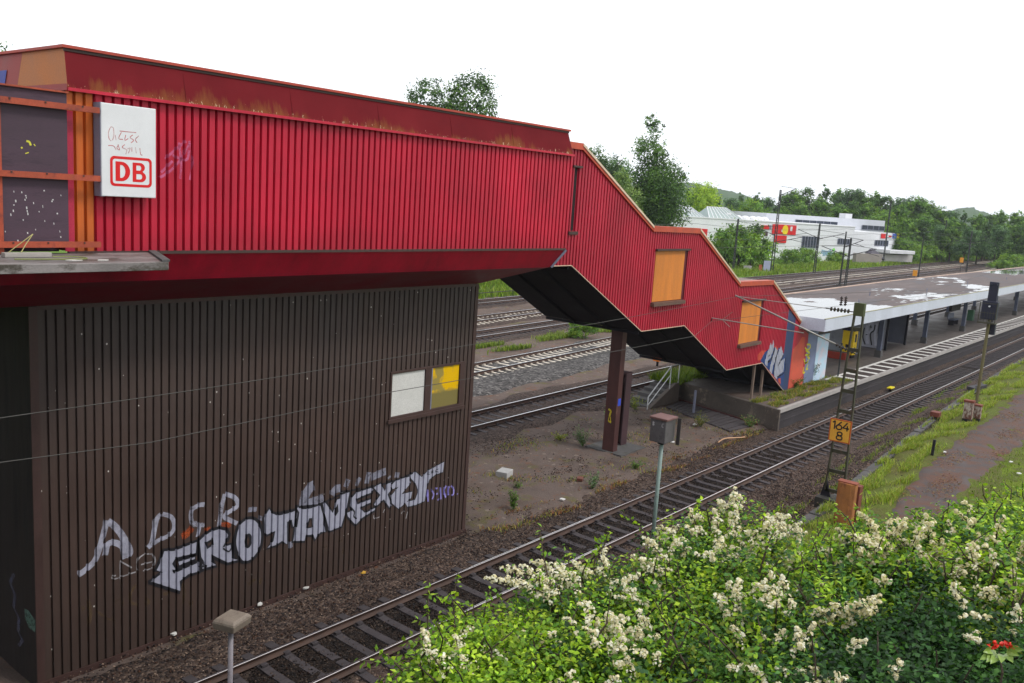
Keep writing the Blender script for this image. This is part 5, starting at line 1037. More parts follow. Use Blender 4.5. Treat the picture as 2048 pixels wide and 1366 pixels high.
def blob_lobes(h, w, rd, kind='round'):
    out = []
    if kind == 'round':
        for k in range(11): a = rd.uniform(0, 6.28); q = rd.uniform(0, .62)*w/2; z = h*rd.uniform(.34, .84); s = rd.uniform(.2, .34)*w*(1.15-.45*z/h); out.append((q*math.cos(a), q*math.sin(a), z, s, s, s*.85))
        out.append((0, 0, h*.86, w*.2, w*.2, h*.13))
    elif kind == 'tall':
        for k in range(13): z = h*(.2+.78*k/12); s = w*(.42-.62*max(0, z/h-.45)-.3*max(0, .45-z/h))*rd.uniform(.75, 1.05); a = rd.uniform(0, 6.28); q = .22*w*(1-z/h)+.02*w; out.append((q*math.cos(a), q*math.sin(a), z, s, s, h*.075))
    elif kind == 'mixed':
        for k in range(12): a = rd.uniform(0, 6.28); q = rd.uniform(0, .6)*w/2; z = h*rd.uniform(.18, .58); s = rd.uniform(.2, .3)*w; out.append((q*math.cos(a), q*math.sin(a), z, s, s, s*.9))
        for k in range(16): f = k/15; z = h*(.54+.43*f)*rd.uniform(.96, 1.02); s = w*(.2-.12*f)*rd.uniform(.6, 1.2); a = rd.uniform(0, 6.28); q = w*(.26-.17*f)*rd.uniform(.3, 1.3); out.append((q*math.cos(a), q*math.sin(a), z, s, s, s*1.1))
    else:
        for k in range(8): a = rd.uniform(0, 6.28); q = rd.uniform(.1, .8)*w/2; s = rd.uniform(.22, .36)*w; out.append((q*math.cos(a), q*math.sin(a), h*rd.uniform(.25, .7), s, s, h*rd.uniform(.22, .32)))
    return out
def make_tree(h, w, kind, n, leaf, cols, seed, name='tree', **kw):
    rd = random.Random(seed); t = thing(name, None, None); link('trunk', trunk_mesh('trunk', h, h*.018+.06, 9 if kind not in ('tall', 'mixed') else 0, .8 if kind != 'bush' else .5, seed), MAT_BARK, t)
    o = link('crown', crown_mesh('crown', blob_lobes(h, w, rd, kind), n, leaf, cols, **kw), MAT_LEAF, t); return t
def place(src, x, y, h, h0, label, cat, group=None, first=False, rot=None, wide=1.0, z=-.4):
    o = src if first else copy_tree(src); s = h/h0; o.location = (x, y, z); o.scale = (s*wide, s*wide, s); o.rotation_euler[2] = random.uniform(0, 6.28) if rot is None else rot
    for q in ('label', 'category', 'group'):
        if q in o: del o[q]
    return tag(o, label, cat, group)
DK = [(62, 92, 46), (80, 112, 52), (50, 76, 42), (98, 128, 58)]; MD = [(92, 130, 50), (118, 152, 58), (74, 106, 46)]; YG = [(142, 170, 40), (164, 188, 54), (118, 148, 38)]; PALE = [(110, 136, 70), (134, 156, 88), (92, 118, 60)]; BLU = [(84, 116, 72), (106, 138, 88), (68, 98, 62)]
# --- the bigger trees beyond the tracks
def lone(px, top, depth, kind, wr, n, leaf, cols, label, seed, base_at=None, **kw):
    b = dep(px, hy(px), depth); tp = dep(px, top, depth); h = tp[2]+.4; t = make_tree(h, h*wr, kind, n, leaf, cols, seed, **kw); t.location = (b[0], b[1], -.4); return tag(t, label, 'tree')
lone(1303, 232, 118, 'mixed', .5, 30000, .36, DK+MD[:1], 'tall tree with an airy tapering top standing behind the sloping stair roof', 3, spread=.2)
lone(935, 147, 92, 'round', .62, 60000, .32, DK, 'dark broad-leaved treetop rising behind the red roof', 12, spread=.12)
lone(850, 154, 97, 'round', .6, 44000, .3, DK, 'lighter, sparser treetop beside the dense one behind the red roof', 9, spread=.1)
lone(1183, 288, 120, 'round', .5, 12000, .34, DK, 'small dark treetop just above the upper end of the stair roof', 4)
lone(1228, 306, 150, 'round', .6, 12000, .42, BLU, 'dull green treetop between the upper stair roof and the tall airy tree', 5)
lone(1240, 340, 112, 'round', .5, 18000, .32, PALE, 'pale grey-green willow leaning behind the sloping stair roof', 6)
lone(1405, 362, 215, 'round', .95, 14000, .5, YG, 'bright yellow-green round tree behind the skylights of the white building', 7)
lone(1500, 394, 225, 'round', 1.1, 12000, .5, YG[:1]+MD, 'bright green round tree behind the white dome rooflights', 8)
lone(1745, 408, 250, 'round', .9, 7000, .5, YG[2:]+MD, 'light green tree behind the upper storey of the white building', 15)
lone(1805, 420, 205, 'tall', .5, 8000, .42, MD, 'slim tree with a bare trunk beside the rear wing of the white building', 16)
b = dep(2, 300, 70); lone(2, 84, 70, 'round', .55, 6000, .3, DK, 'dark treetop peeping over the roof above the ochre facet', 21)
# --- the wood behind
protos = [(make_tree(15, 10, 'round', 7000, .62, DK, 31), 15), (make_tree(15, 11, 'round', 7000, .62, BLU, 32), 15), (make_tree(15, 9, 'round', 7000, .6, MD, 33), 15), (make_tree(17, 7, 'tall', 6500, .55, BLU+DK, 34), 17), (make_tree(15, 10, 'round', 6500, .6, MD+YG[2:], 35), 15)]
used = set(); LAB = ['dark green tree of the wood', 'blue-green tree of the wood', 'mid green tree of the wood', 'slender tree of the wood', 'light green tree of the wood']
WHERE = ((1440, 'behind the sloping stair roof'), (1530, 'behind the skylights and dome rooflights'), (1610, 'behind the strip windows of the upper storey'), (1700, 'behind the roof box of the white building'), (1790, 'behind the rear wing of the white building'), (1870, 'beyond the slim tree at the loading wall'), (1950, 'under the distant hilltop'), (2010, 'beyond the end of the far tracks'), (9999, 'above the far end of the canopy roof'))
def wood(px, top, depth, k):
    b = dep(px, hy(px), depth); tz = dep(px, top, depth)[2]; src, h0 = protos[k]; place(src, b[0], b[1], tz+.4, h0, LAB[k]+' '+next(w_ for e_, w_ in WHERE if px < e_), 'tree', 'trees of the wood behind the tracks', first=k not in used, wide=random.uniform(.9, 1.2)); used.add(k)
OUT = ([1430, 1500, 1560, 1600, 1640, 1690, 1720, 1760, 1820, 1850, 1880, 1912, 1935, 1960, 2000, 2048, 2100], [388, 380, 388, 370, 362, 370, 380, 384, 386, 396, 402, 416, 432, 420, 412, 414, 412])
for px in np.arange(1432, 2110, 26):
    wood(px+random.uniform(-6, 6), float(np.interp(px, *OUT))+random.uniform(-2, 12), random.uniform(268, 300), random.choice([0, 1, 2, 2, 3]))
for px in np.arange(1500, 2110, 34):
    wood(px+random.uniform(-8, 8), float(np.interp(px, *OUT))+random.uniform(18, 40), random.uniform(240, 262), random.choice([0, 2, 2, 4]))
for px in np.arange(1820, 2110, 30):
    wood(px+random.uniform(-8, 8), float(np.interp(px, [1820, 1900, 2110], [435, 455, 452]))+random.uniform(-8, 12), random.uniform(212, 232), random.choice([0, 1, 2, 2]))
for px in np.arange(1150, 1440, 40):
    wood(px+random.uniform(-6, 6), float(np.interp(px, [1150, 1300, 1440], [345, 395, 396]))+random.uniform(0, 10), random.uniform(235, 262), random.choice([0, 1, 2]))
# --- bushes
bsh = make_tree(3, 4.4, 'bush', 3800, .26, MD+YG[2:], 41, 'bush'); bh = 3; first = [True]
def bush(px, py_base, top, label, group=None, src=None, wide=1.0, z=-.35):
    s_ = src or bsh; b = un(px, py_base, 2, -.3); d = np.dot(b-CAM, _f); h = max(.5, (dep(px, top, d)[2]+.3))*1.3; fl = s_ is bsh and first[0]
    if s_ is bsh: first[0] = False
    return place(s_, b[0], b[1], h, bh, label, 'bush', group, first=fl, wide=wide, z=z)
bush(1170, 677, 640, 'round green bush between the tracks under the stairs', wide=.8)
bush(1476, 535, 462, 'dense dark green bush before the white building, behind the slim dark mast', wide=.85)
bush(1448, 536, 470, 'low bush touching the sloping stair roof before the white building', wide=.8)
bush(1500, 536, 484, 'lighter bush between the dense one and the tall lattice mast', wide=.7)
for i, (px, pb, tp, lab) in enumerate(((1585, 532, 504, 'low bush behind the tall lattice mast at the white wall'), (1608, 527, 500, 'low bush below the barred window of the white building'), (1665, 526, 506, 'low bush below the green dab of graffiti'), (1728, 522, 504, 'low bush before the grey retaining wall'), (1755, 521, 506, 'low bush beside the far loading wall'),
        (2025, 541, 512, 'bright green bush at the far end of the canopy roof'), (2055, 540, 508, 'bright green bush beyond the last stretch of canopy roof'), (1995, 541, 522, 'bright green bush where the far tracks end'))): bush(px, pb, tp, lab, wide=1.1)
for px in np.arange(1800, 2060, 24): bush(px, 523-(px-1800)*.012, 488+random.uniform(-8, 10), 'bush in the hedge along the far side of the tracks', 'bushes along the far side of the tracks', wide=1.0)
# --- hill on the skyline
HX, HT = [1100, 1200, 1300, 1380, 1420, 1480, 1560, 1750, 1890, 1930, 1960, 2000, 2100, 2250], [380, 374, 370, 367, 375, 390, 414, 426, 424, 415, 423, 440, 460, 476]
V, hx = [], np.arange(1050, 2260, 6); rows = 16
for k in range(rows):
    f = k/(rows-1)
    for px in hx:
        D = 820+420*f; tz = dep(px, float(np.interp(px, HX, HT)), 1240)[2]; b = dep(px, hy(px), D); V.append((b[0]+rng.normal(0, 2), b[1]+rng.normal(0, 2), -.5+(tz+.5)*math.sin(f*math.pi/2)+rng.normal(0, .7)*(f > .1)))
for px in hx:
    b = dep(px, hy(px), 1500); V.append((b[0], b[1], -2))
idx = np.arange((rows+1)*len(hx)).reshape(rows+1, -1); F = np.stack([idx[:-1, :-1], idx[1:, :-1], idx[1:, 1:], idx[:-1, 1:]], -1).reshape(-1, 4)
tag(link('hill', np_mesh('hill', np.array(V), F), grass_ground('wooded hill', [(52, 76, 44), (66, 92, 52), (44, 64, 42)])), kind='structure')
# ------------------------------------------------------------------ white commercial building
class Plane:
    def __init__(s, a, b): s.a = np.array([a[0], a[1], 0.]); d = np.array([b[0]-a[0], b[1]-a[1], 0.]); s.L = np.linalg.norm(d); s.d = d/s.L; s.n = np.array([s.d[1], -s.d[0], 0]); s.n = s.n if np.dot(s.n, -s.a) > 0 else -s.n
    def sz(s, x, y): r = ray(x, y); t = np.dot(s.a-CAM, s.n)/np.dot(r, s.n); p = CAM+r*t; return np.dot(p-s.a, s.d), p[2]
    def p(s, q, z, off=0): return s.a+s.d*q+np.array([0, 0, z])+s.n*off
    def rect(s, mb, x0, y0, x1, y1, off, th, pts=None):
        a, z1 = s.sz(x0, y0); b, z0 = s.sz(x1, y1); return s.slab(mb, a, b, z0, z1, off, th)
    def slab(s, mb, a, b, z0, z1, off, th): return mb.hexa([s.p(a, z0, off), s.p(b, z0, off), s.p(b, z0, off-th), s.p(a, z0, off-th), s.p(a, z1, off), s.p(b, z1, off), s.p(b, z1, off-th), s.p(a, z1, off-th)])
W = Plane(dep(1325, 440, 178), dep(1712, 440, 196)); W2 = Plane(dep(1533, 430, 204), dep(1772, 430, 216)); W3 = Plane(dep(1700, 440, 197), dep(1797, 440, 204))
MAT_WALLW = M('white rendered wall', (222, 223, 226), .75, .05, .25, (198, 200, 204), .34, fine=6); MAT_GLASSD = M('dark strip glazing', (52, 58, 72), .15, .3, .6, (92, 110, 124), .4, bump=0)
CB = thing('commercial_building', 'long low white commercial building with skylights and red boards beyond the tracks', 'building', tuple(W.p(W.L/2, -.4)))
m = MB(); W.slab(m, 0, W.L, -.4, 7.35, 0, 26); m.build('front_wall', MAT_WALLW, CB)
m = MB(); W.slab(m, -.1, W.L+.1, 7.352, 7.55, .12, 26.2); m.build('parapet', MAT_WHITE, CB)
m = MB(); W2.slab(m, 0, W2.L, 5, 9.2, 0, 16); m.build('upper_storey', M('pale grey render', (198, 200, 208), .75, .08, .25), CB)
m = MB(); W3.slab(m, .5, W3.L, -.4, 6.5, 0, 14); m.build('rear_wing', MAT_WALLW, CB)
def wpart(pl, name, rects, mat, off=.06, th=.3, parent=None, frame=None):
    for r in rects:
        m = MB(); pl.rect(m, *r, off, th); o = m.build(name, mat, parent or CB)
        if frame:
            a, z1 = pl.sz(r[0], r[1]); b, z0 = pl.sz(r[2], r[3]); f = MB()
            for q in np.linspace(a, b, frame+1): pl.slab(f, q-.07, q+.07, z0, z1, off+.05, .1)
            pl.slab(f, a, b, z0-.1, z0+.02, off+.06, .1); f.build('frame', MAT_GREYM, o)
wpart(W2, 'strip_window', [(1591, 439, 1674, 450)], MAT_GLASSD, frame=6); wpart(W2, 'strip_window', [(1724, 450, 1768, 461)], MAT_GLASSD, frame=4)
wpart(W, 'window', [(1605, 472, 1636, 496), (1676, 477, 1702, 489)], MAT_GLASSD, frame=6); wpart(W3, 'window', [(1750, 480, 1775, 492)], MAT_GLASSD, frame=5)
m = MB(); W2.rect(m, 1709, 428, 1721, 440, -3, 2.2); m.build('roof_box', MAT_WHITE, CB)
WS = Plane(W.a-W.n*4, W.a-W.n*4+W.d*W.L)
for (xa, xb) in ((1344, 1390), (1408, 1466)):
    a, _ = WS.sz(xa, 432); b, _ = WS.sz(xb, 434); m = MB(); z0, z1 = 7.5, 9.7
    P = [WS.p(a, z0, 2), WS.p(b+1, z0, 2), WS.p(b+1, z0, -4), WS.p(a, z0, -4), WS.p(a+1.2, z1, -1), WS.p(b-1.2, z1, -1)]
    m.poly([P[0], P[1], P[5], P[4]]); m.poly([P[2], P[3], P[4], P[5]]); m.poly([P[1], P[2], P[5]]); m.poly([P[3], P[0], P[4]]); s_ = m.build('skylight', M('pale green glass roof', (150, 164, 160), .35, .15, .8, (190, 198, 196), .4), CB, fix=False)
    f = MB()
    for k in range(9):
        q = k/8; lo = P[0]+(P[1]-P[0])*q; hi = P[4]+(P[5]-P[4])*q; f.bar(lo+[0, 0, .06], hi+[0, 0, .06], .14, .12)
    f.bar(P[4]+[0, 0, .05], P[5]+[0, 0, .05], .2, .15); q0 = P[0]+(P[1]-P[0])*.68; q1 = P[4]+(P[5]-P[4])*.66; mid = q0+(q1-q0)*.45; f.bar(mid, mid+(P[1]-P[0])*.13, .3, .5); f.build('glazing_bar', MAT_WHITE, s_)
for px in (1475, 1490, 1505, 1517, 1528):
    a, _ = WS.sz(px, 440); m = MB(); c = WS.p(a, 7.5, 0); n = 10
    rings = [[c+np.array([math.cos(u)*1.05*math.cos(v), math.sin(u)*1.05*math.cos(v), .1+.8*math.sin(v)]) for u in np.linspace(0, 6.283, n, endpoint=False)] for v in (0, .5, 1.0, 1.4)]
    for r0, r1 in zip(rings[:-1], rings[1:]):
        for k in range(n): m.poly([r0[k], r0[(k+1) % n], r1[(k+1) % n], r1[k]])
    m.poly(rings[-1]); m.build('dome_rooflight', MAT_WHITE, CB, smooth=True)
m = MB(); W.rect(m, 1674, 502, 1722, 524, 6, 1.0); a = m.build('retaining_wall', M('grey-brown retaining wall', (140, 132, 126), .85, .15, .5)); tag(a, 'grey-brown retaining wall at the corner of the white building', 'wall')
m = MB(); W3.rect(m, 1742, 506, 1802, 522, 3, 1.0); a = m.build('loading_wall', M('pale loading wall', (176, 172, 168), .85, .15, .5)); tag(a, 'pale low loading wall in front of the rear wing', 'wall')
m = MB(); W3.rect(m, 1748, 497, 1797, 506, 4.5, 6); a = m.build('trailer', M('white trailer side', (206, 206, 208), .5, .1, .5), bevel=.1); tag(a, 'white trailer parked behind the pale loading wall', 'trailer')
c = W3.p(3, 2.2, 3); V = MB(); rd = random.Random(3)
hts = [[max(0, 1.6*math.sin(math.pi*i/8)*math.sin(math.pi*(j+.5)/5)*rd.uniform(.7, 1.2)) for j in range(5)] for i in range(9)]
for i in range(8):
    for j in range(4): V.poly([c+W3.d*((i+u)*.8-3)+W3.n*((j+v)*.7)+np.array([0, 0, -2.2+.6+hts[i+u][j+v]*1.4]) for u, v in ((0, 0), (1, 0), (1, 1), (0, 1))])
tag(V.build('tarpaulin_heap', M('dark violet tarpaulin', (52, 46, 62), .5, .25, 1), loc=tuple(c), smooth=True), 'dark tarpaulin heap beside the white trailer', 'tarpaulin')
# boards on the walls
MAT_RB = M('bright red board', (206, 20, 24), .5, .08, 1, None); MAT_YL = M('yellow board', (232, 206, 30), .5, .08, 1, None); MAT_BLB = M('blue board', (60, 84, 170), .5, .1, 1)
def board(name, pl, r, mat, label, cat='sign', off=.2):
    m = MB(); pl.rect(m, *r, off, .12); o = m.build(name, mat); return tag(o, label, cat)
board('wall_board', W, (1396, 457, 1413, 472), MAT_RB, 'plain red board on the white building just above the stair roof coping')
t = thing('wall_board', 'big stepped red board with a yellow oval on the white building', 'sign', tuple(W.p(W.sz(1560, 470)[0], 4.5)))
m = MB(); W.rect(m, 1545, 448, 1590, 470, .2, .12); m.build('upper_panel', MAT_RB, t); m = MB(); W.rect(m, 1548, 470.3, 1571, 486, .2, .12); m.build('lower_panel', MAT_RB, t)
a, z1 = W.sz(1569, 460); m = MB(); m.prism([W.p(a+.75*math.cos(u), z1+1.05*math.sin(u), .22) for u in np.linspace(0, 6.283, 16, endpoint=False)], W.n*.05); m.build('yellow_oval', MAT_YL, t)
m = MB(); W.rect(m, 1562, 459, 1566, 464, .24, .1); W.rect(m, 1580, 453, 1583, 462, .24, .1); m.build('white_patch', MAT_WHITE, t)
t = thing('wall_board', 'small red board with a dark grey end on the white building', 'sign', tuple(W.p(W.sz(1530, 455)[0], 5.5)))
m = MB(); W.rect(m, 1521, 450, 1537, 459, .2, .12); m.build('red_panel', MAT_RB, t); m = MB(); W.rect(m, 1537.2, 450, 1541, 459, .2, .12); m.build('dark_panel', MAT_GREYM, t)
board('wall_vent', W, (1528, 463, 1534, 472), MAT_DKTRIM, 'small dark vent under the small red board', 'vent')
t = thing('fascia_board', 'red, white, blue and yellow board on the rear wing of the white building', 'sign', tuple(W3.p(W3.sz(1778, 470)[0], 5.5)))
for r, mt, nm in (((1762, 467, 1770, 477), MAT_RB, 'red_panel'), ((1770.3, 467, 1783, 477), MAT_WHITE, 'white_panel'), ((1783.3, 467, 1792, 477), MAT_BLB, 'blue_panel'), ((1792.2, 467, 1797, 477), MAT_YL, 'yellow_panel')):
    m = MB(); W3.rect(m, *r, .2, .12); m.build(nm, mt, t)
m = MB(); W3.rect(m, 1776, 471, 1781, 475, .23, .1); m.build('red_panel', MAT_RB, t)
# blue and green graffiti at the wall foot
gb = MB()
def wst(p, wd):
    q = [W.p(*W.sz(*a), .03) for a in p]
    for i, (a, b) in enumerate(zip(q[:-1], q[1:])):
        d = b-a; d = d/np.linalg.norm(d); nn = np.cross(d, W.n)*wd/2; o_ = W.n*.003*i; gb.poly([a+nn+o_, b+nn+o_, b-nn+o_, a-nn+o_])
for p in ([(1518, 492), (1526, 491), (1524, 500), (1519, 509), (1527, 510)], [(1531, 492), (1528, 502), (1532, 511)], [(1538, 492), (1534, 504), (1541, 499), (1542, 492)], [(1536, 500), (1530, 512)]): wst(p, .35)
gb.build('blue_graffiti', spray('blue wall graffiti', (60, 96, 196)), CB, fix=False)
gb = MB(); [wst(p, .9) for p in ([(1642, 503), (1655, 506), (1662, 502)], [(1645, 508), (1668, 508)])]; gb.build('pale_blue_graffiti', spray('pale blue wall graffiti', (150, 196, 216), .6, .7), CB, fix=False)
gb = MB(); wst([(1666, 497), (1668, 502)], .7); gb.build('green_graffiti', spray('green wall graffiti', (130, 226, 90)), CB, fix=False)
for i, (x0, y0, x1, y1, mt, lab) in enumerate(((1526, 521, 1539, 545, M('pale sign sheet', (176, 180, 206), .6, .1, 1, (60, 60, 80), .36), 'pale scribbled board standing in the grass beside the tall line mast'), (1517, 529, 1523, 545, M('orange post paint', (176, 96, 66), .7, .15, 1), 'short orange-brown board standing beside the pale scribbled board'), (1487, 531, 1503, 541, M('grey white boards', (176, 170, 170), .7, .2, 1), 'low whitish board lying in the grass behind the stair roof'))):
    a = un(x0, y1, 2, -.3); d = np.dot(a-CAM, _f); A, Bq = dep(x0, y1, d), dep(x1, y1+.5, d); tp = dep(x0, y0, d)[2]
    m = MB(); m.hexa([A, Bq, Bq+[.1, .1, 0], A+[.1, .1, 0], A+[0, 0, tp-A[2]], Bq+[0, 0, tp-A[2]], Bq+[.1, .1, tp-A[2]], A+[.1, .1, tp-A[2]]]); o = m.build('grass_board', mt, loc=tuple(A)); tag(o, lab, 'board')
# ------------------------------------------------------------------ overhead-line masts of the far tracks
MAT_FM = M('dark mast steel', (48, 50, 50), .7, .2, 2)
def far_mast(px, pb, top, wa, wb, label, arms=((.8, 4.2),), z=-.3):
    b = un(px, pb, 2, -.2); d = np.dot(b-CAM, _f); tz = dep(px, top, d)[2]; t = thing('catenary_mast', label, 'catenary mast', (b[0], b[1], -.35), 'overhead-line masts among the far tracks')
    if wa > .3: lattice(t, (b[0], b[1], -.3), (b[0], b[1], tz), wa, wb, .13, 12, 'x', .1, MAT_FM)
    else: MB().tube([(b[0], b[1], -.35), (b[0], b[1], tz)], [wa/2, wb/2], 8).build('pole', MAT_FM, t); MB().tube([(b[0], b[1], -.4), (b[0], b[1], .1)], .3, 8).build('footing', MAT_CONC, t)
    for f, L in arms:
        z0 = tz*f; s_ = -1 if L > 0 else 1; e = Vector((b[0], b[1]-L, z0+.5)); m = MB().tube([(b[0], b[1], z0-.7), e], .05, 5).tube([(b[0], b[1], z0+.75), e], .03, 5).tube([(b[0], b[1]-L*.55, z0-.05), (b[0]+.2, b[1]-L*1.1, z0-.45)], .035, 5); m.build('cantilever', MAT_FM, t)
        m = MB(); insul(m, (b[0], b[1]-L*.06, z0-.62), (b[0], b[1]-L*.2, z0-.46), 3, .11); m.build('insulator', MAT_INS, t)
    return t
far_mast(1466, 541, 437, .5, .3, 'slim dark mast rising above the sloping stair roof in front of the white building', ((.86, 3.6),))
far_mast(1543, 546, 380, 1.0, .45, 'tallest lattice mast, in front of the red boards of the white building', ((.42, 4.5), (.5, -3.5), (.99, 2.5)))
far_mast(1628, 548, 447, .85, .4, 'lattice mast beside the barred window of the white building', ((.78, 4.2), (.8, -3.6)))
far_mast(1690, 574, 476, .7, .4, 'twin-legged lattice mast just behind the canopy roof edge', ((.75, 3.6), (.72, -4)))
far_mast(1679, 572, 462, .26, .2, 'thin pole standing beside the lattice mast behind the canopy edge', ((.8, 2.5),))
far_mast(1766, 527, 400, .7, .4, 'tall lattice mast in front of the rear wing of the white building', ((.45, 4.0),))
far_mast(1836, 556, 472, .24, .16, 'thin grey pole above the small orange board behind the canopy', ())
far_mast(1932, 546, 462, .8, .45, 'lattice mast with arms on both sides where the far tracks run out', ((.8, 4.0), (.75, -4.0)))
far_mast(1882, 523, 440, .5, .3, 'slim mast standing against the wood before the last lattice mast', ((.8, 3.5),))
far_mast(2033, 520, 432, .6, .35, 'mast against the wood beyond the bright green bush', ((.8, 3.5),))
for px, py, lab in ((1831, 552, 'small orange board on a stub post behind the canopy edge'), (1924, 520, 'small yellow board on the last lattice mast but one')):
    b = un(px, py+7, 2, -.2) if px < 1900 else un(1931, 545, 2, -.2); d = np.dot(b-CAM, _f); c = dep(px, py-6 if px < 1900 else py, d); t = thing('track_board', lab, 'sign', (b[0], b[1], -.3))
    MB().box(c[0]-.3, c[0]-.25, c[1]-.35, c[1]+.35, c[2]-.5, c[2]+.5).build('plate', M('orange track board', (226, 150, 30), .5, .1, 1), t); MB().tube([(c[0]-.2, c[1], -.35), (c[0]-.2, c[1], c[2]+.4)], .05, 6).build('stub', MAT_FM, t)
def twire(i, z, x0, x1, label, dz=.5):
    xs = np.arange(x0, x1, 6.); pts = [(x, float(pathy(i, x)), z+dz*(((x-x0) % 60)/60-.5)**2*4) for x in xs]; o = MB().tube(pts, .018, 4).build('overhead_wire', MAT_CU, loc=pts[0], fix=False); tag(o, label, 'overhead wire')
twire(3, 5.4, 40, 330, 'contact wire over the weed-bordered track', 0); twire(4, 6.4, 40, 330, 'carrier wire over the track with white sleepers'); twire(5, 5.4, 40, 330, 'contact wire over the track beside the grass', 0); twire(5, 6.9, 40, 330, 'carrier wire over the track beside the grass'); twire(1, 5.3, 20, 40, 'contact wire over the track behind the brown column', 0)
# ------------------------------------------------------------------ grasses, weeds
def blades(name, P, h, lean, cols, width=.012, var=.35):
    n = len(P); a = rng.uniform(0, 6.283, n); hh = h*rng.uniform(.45, 1.25, n); d = np.stack([np.cos(a), np.sin(a), 0*a], -1); s = np.stack([-np.sin(a), np.cos(a), 0*a], -1)
    tip = P+np.array([0, 0, 1])*hh[:, None]+d*(hh*lean*rng.uniform(.2, 1.3, n))[:, None]; md = P+np.array([0, 0, .55])*hh[:, None]+d*(hh*lean*.25)[:, None]; w_ = width*rng.uniform(.7, 1.4, n)[:, None]
    V = np.stack([P-s*w_, P+s*w_, md+s*w_*.8, tip, md-s*w_*.8], 1).reshape(-1, 3); i = np.arange(n)[:, None]*5; F = np.concatenate([i+np.array([[0, 1, 2, 4]]), i+np.array([[4, 2, 3, 3]])], 0)
    cols = np.array([srgb(*c)[:3] for c in cols]); t = cols[rng.integers(0, len(cols), n)]*rng.uniform(1-var, 1+var, (n, 1)); q = np_quadtri(name, V, i, np.repeat(t, 5, 0)); return q
def np_quadtri(name, V, i, tint):
    F3 = np.concatenate([i+np.array([[0, 1, 2]]), i+np.array([[0, 2, 4]]), i+np.array([[4, 2, 3]])], 0); return np_mesh(name, V, F3, tint)
def patchy(n, x0, x1, yf0, yf1, thr, sc=.9, seed=0):
    r = np.random.default_rng(seed); out = []; cx = np.stack([r.uniform(x0, x1, 400), r.uniform(0, 1, 400)], -1)
    X = r.uniform(x0, x1, n*3); T = r.uniform(0, 1, n*3); v = np.sin(X*1.7*sc+3*np.sin(X*.6*sc+5*T))+np.sin(T*9+X*.9*sc)*.8+r.normal(0, .35, n*3); k = v > thr; X, T = X[k][:n], T[k][:n]
    a, b = yf0(X), yf1(X); return np.stack([X, a+(b-a)*T], -1)
GC = [(120, 136, 40), (96, 120, 34), (142, 148, 60), (84, 108, 32)]; GY = [(166, 150, 74), (150, 126, 70), (120, 132, 48)]
xy = patchy(26000, 24, 75, lambda x: np.interp(x, px_, pyl)+.05, lambda x: np.interp(x, trx, tr_y)-.1, .42, seed=1); tag(link('verge_grass', blades('verge_grass', np.c_[xy, np.full(len(xy), -.13)], .2, .9, [(146, 168, 52), (126, 150, 46), (162, 170, 72), (106, 130, 42), (150, 142, 78)], .011), MAT_LEAF), kind='stuff')
xy = patchy(4000, 22, 60, lambda x: np.interp(x, trx, tr_y)+.1, lambda x: np.interp(x, trx, tr_y)+1.2, .7, seed=2); tag(link('ballast_weeds', blades('ballast_weeds', np.c_[xy, np.full(len(xy), -.22)], .12, .9, GC, .01), MAT_LEAF), kind='stuff')
xy = patchy(16000, 30, 70, lambda x: np.interp(x, px_, pyr)-6.5, lambda x: np.interp(x, px_, pyr)-.02, -3, seed=3); tag(link('lawn_grass', blades('lawn_grass', np.c_[xy, np.full(len(xy), -.08)], .1, .8, [(104, 124, 34), (120, 138, 44), (88, 110, 30)], .012), MAT_LEAF), kind='stuff')
xy = patchy(14000, 37.6, 47.5, lambda x: 15.0+0*x, lambda x: 16.3+0*x, .2, 2.2, seed=4)[:4500]; tag(link('platform_weeds', blades('platform_weeds', np.c_[xy, np.full(len(xy), PZ)], .16, .9, GC+GY, .01), MAT_LEAF), kind='stuff')
xy = patchy(9000, 38.2, 45, lambda x: 20.3+0*x, lambda x: 22.0+0*x, -1, 1.5, seed=5)[:3500]; tag(link('step_weeds', blades('step_weeds', np.c_[xy, np.full(len(xy), PZ-.05)], .4, .8, [(120, 140, 36), (96, 122, 34), (80, 104, 32)], .018), MAT_LEAF), kind='stuff')
xy = patchy(16000, 40, 72, lambda x: pathy(2, x)+2.6, lambda x: pathy(3, x)-2.2, 1.0, .5, seed=6)[:5000]; tag(link('strip_weeds', blades('strip_weeds', np.c_[xy, np.full(len(xy), -.28)], .3, .6, [(112, 134, 48), (92, 116, 40), (134, 146, 66)], .022), MAT_LEAF), kind='stuff')
xy = patchy(30000, 50, 330, lambda x: pathy(5, x)+2.4, lambda x: pathy(5, x)+12, -.6, .1, seed=7); tag(link('tall_grass', blades('tall_grass', np.c_[xy, np.full(len(xy), -.4)], .75, .6, [(104, 132, 36), (124, 150, 44), (136, 146, 60), (84, 112, 32)], .06), MAT_LEAF), kind='stuff')
xy = patchy(5000, 18.5, 39, lambda x: 14.9+0*x, lambda x: 21.2+0*x, 1.15, .8, seed=8); tag(link('soil_weeds', blades('soil_weeds', np.c_[xy, np.full(len(xy), -.15)], .1, 1.0, GY+GC[:2]+[(150, 96, 60)], .01), MAT_LEAF), kind='stuff')
xy = patchy(9000, 18.3, 36, lambda x: 14.75+0*x, lambda x: 15.9+.25*np.maximum(0, 21-x), .9, 1.0, seed=9)[:1700]; tag(link('dry_weeds', blades('dry_weeds', np.c_[xy, np.full(len(xy), -.17)], .09, 1.3, [(140, 92, 62), (122, 78, 56), (150, 130, 64), (118, 116, 52)], .012), MAT_LEAF), kind='stuff')
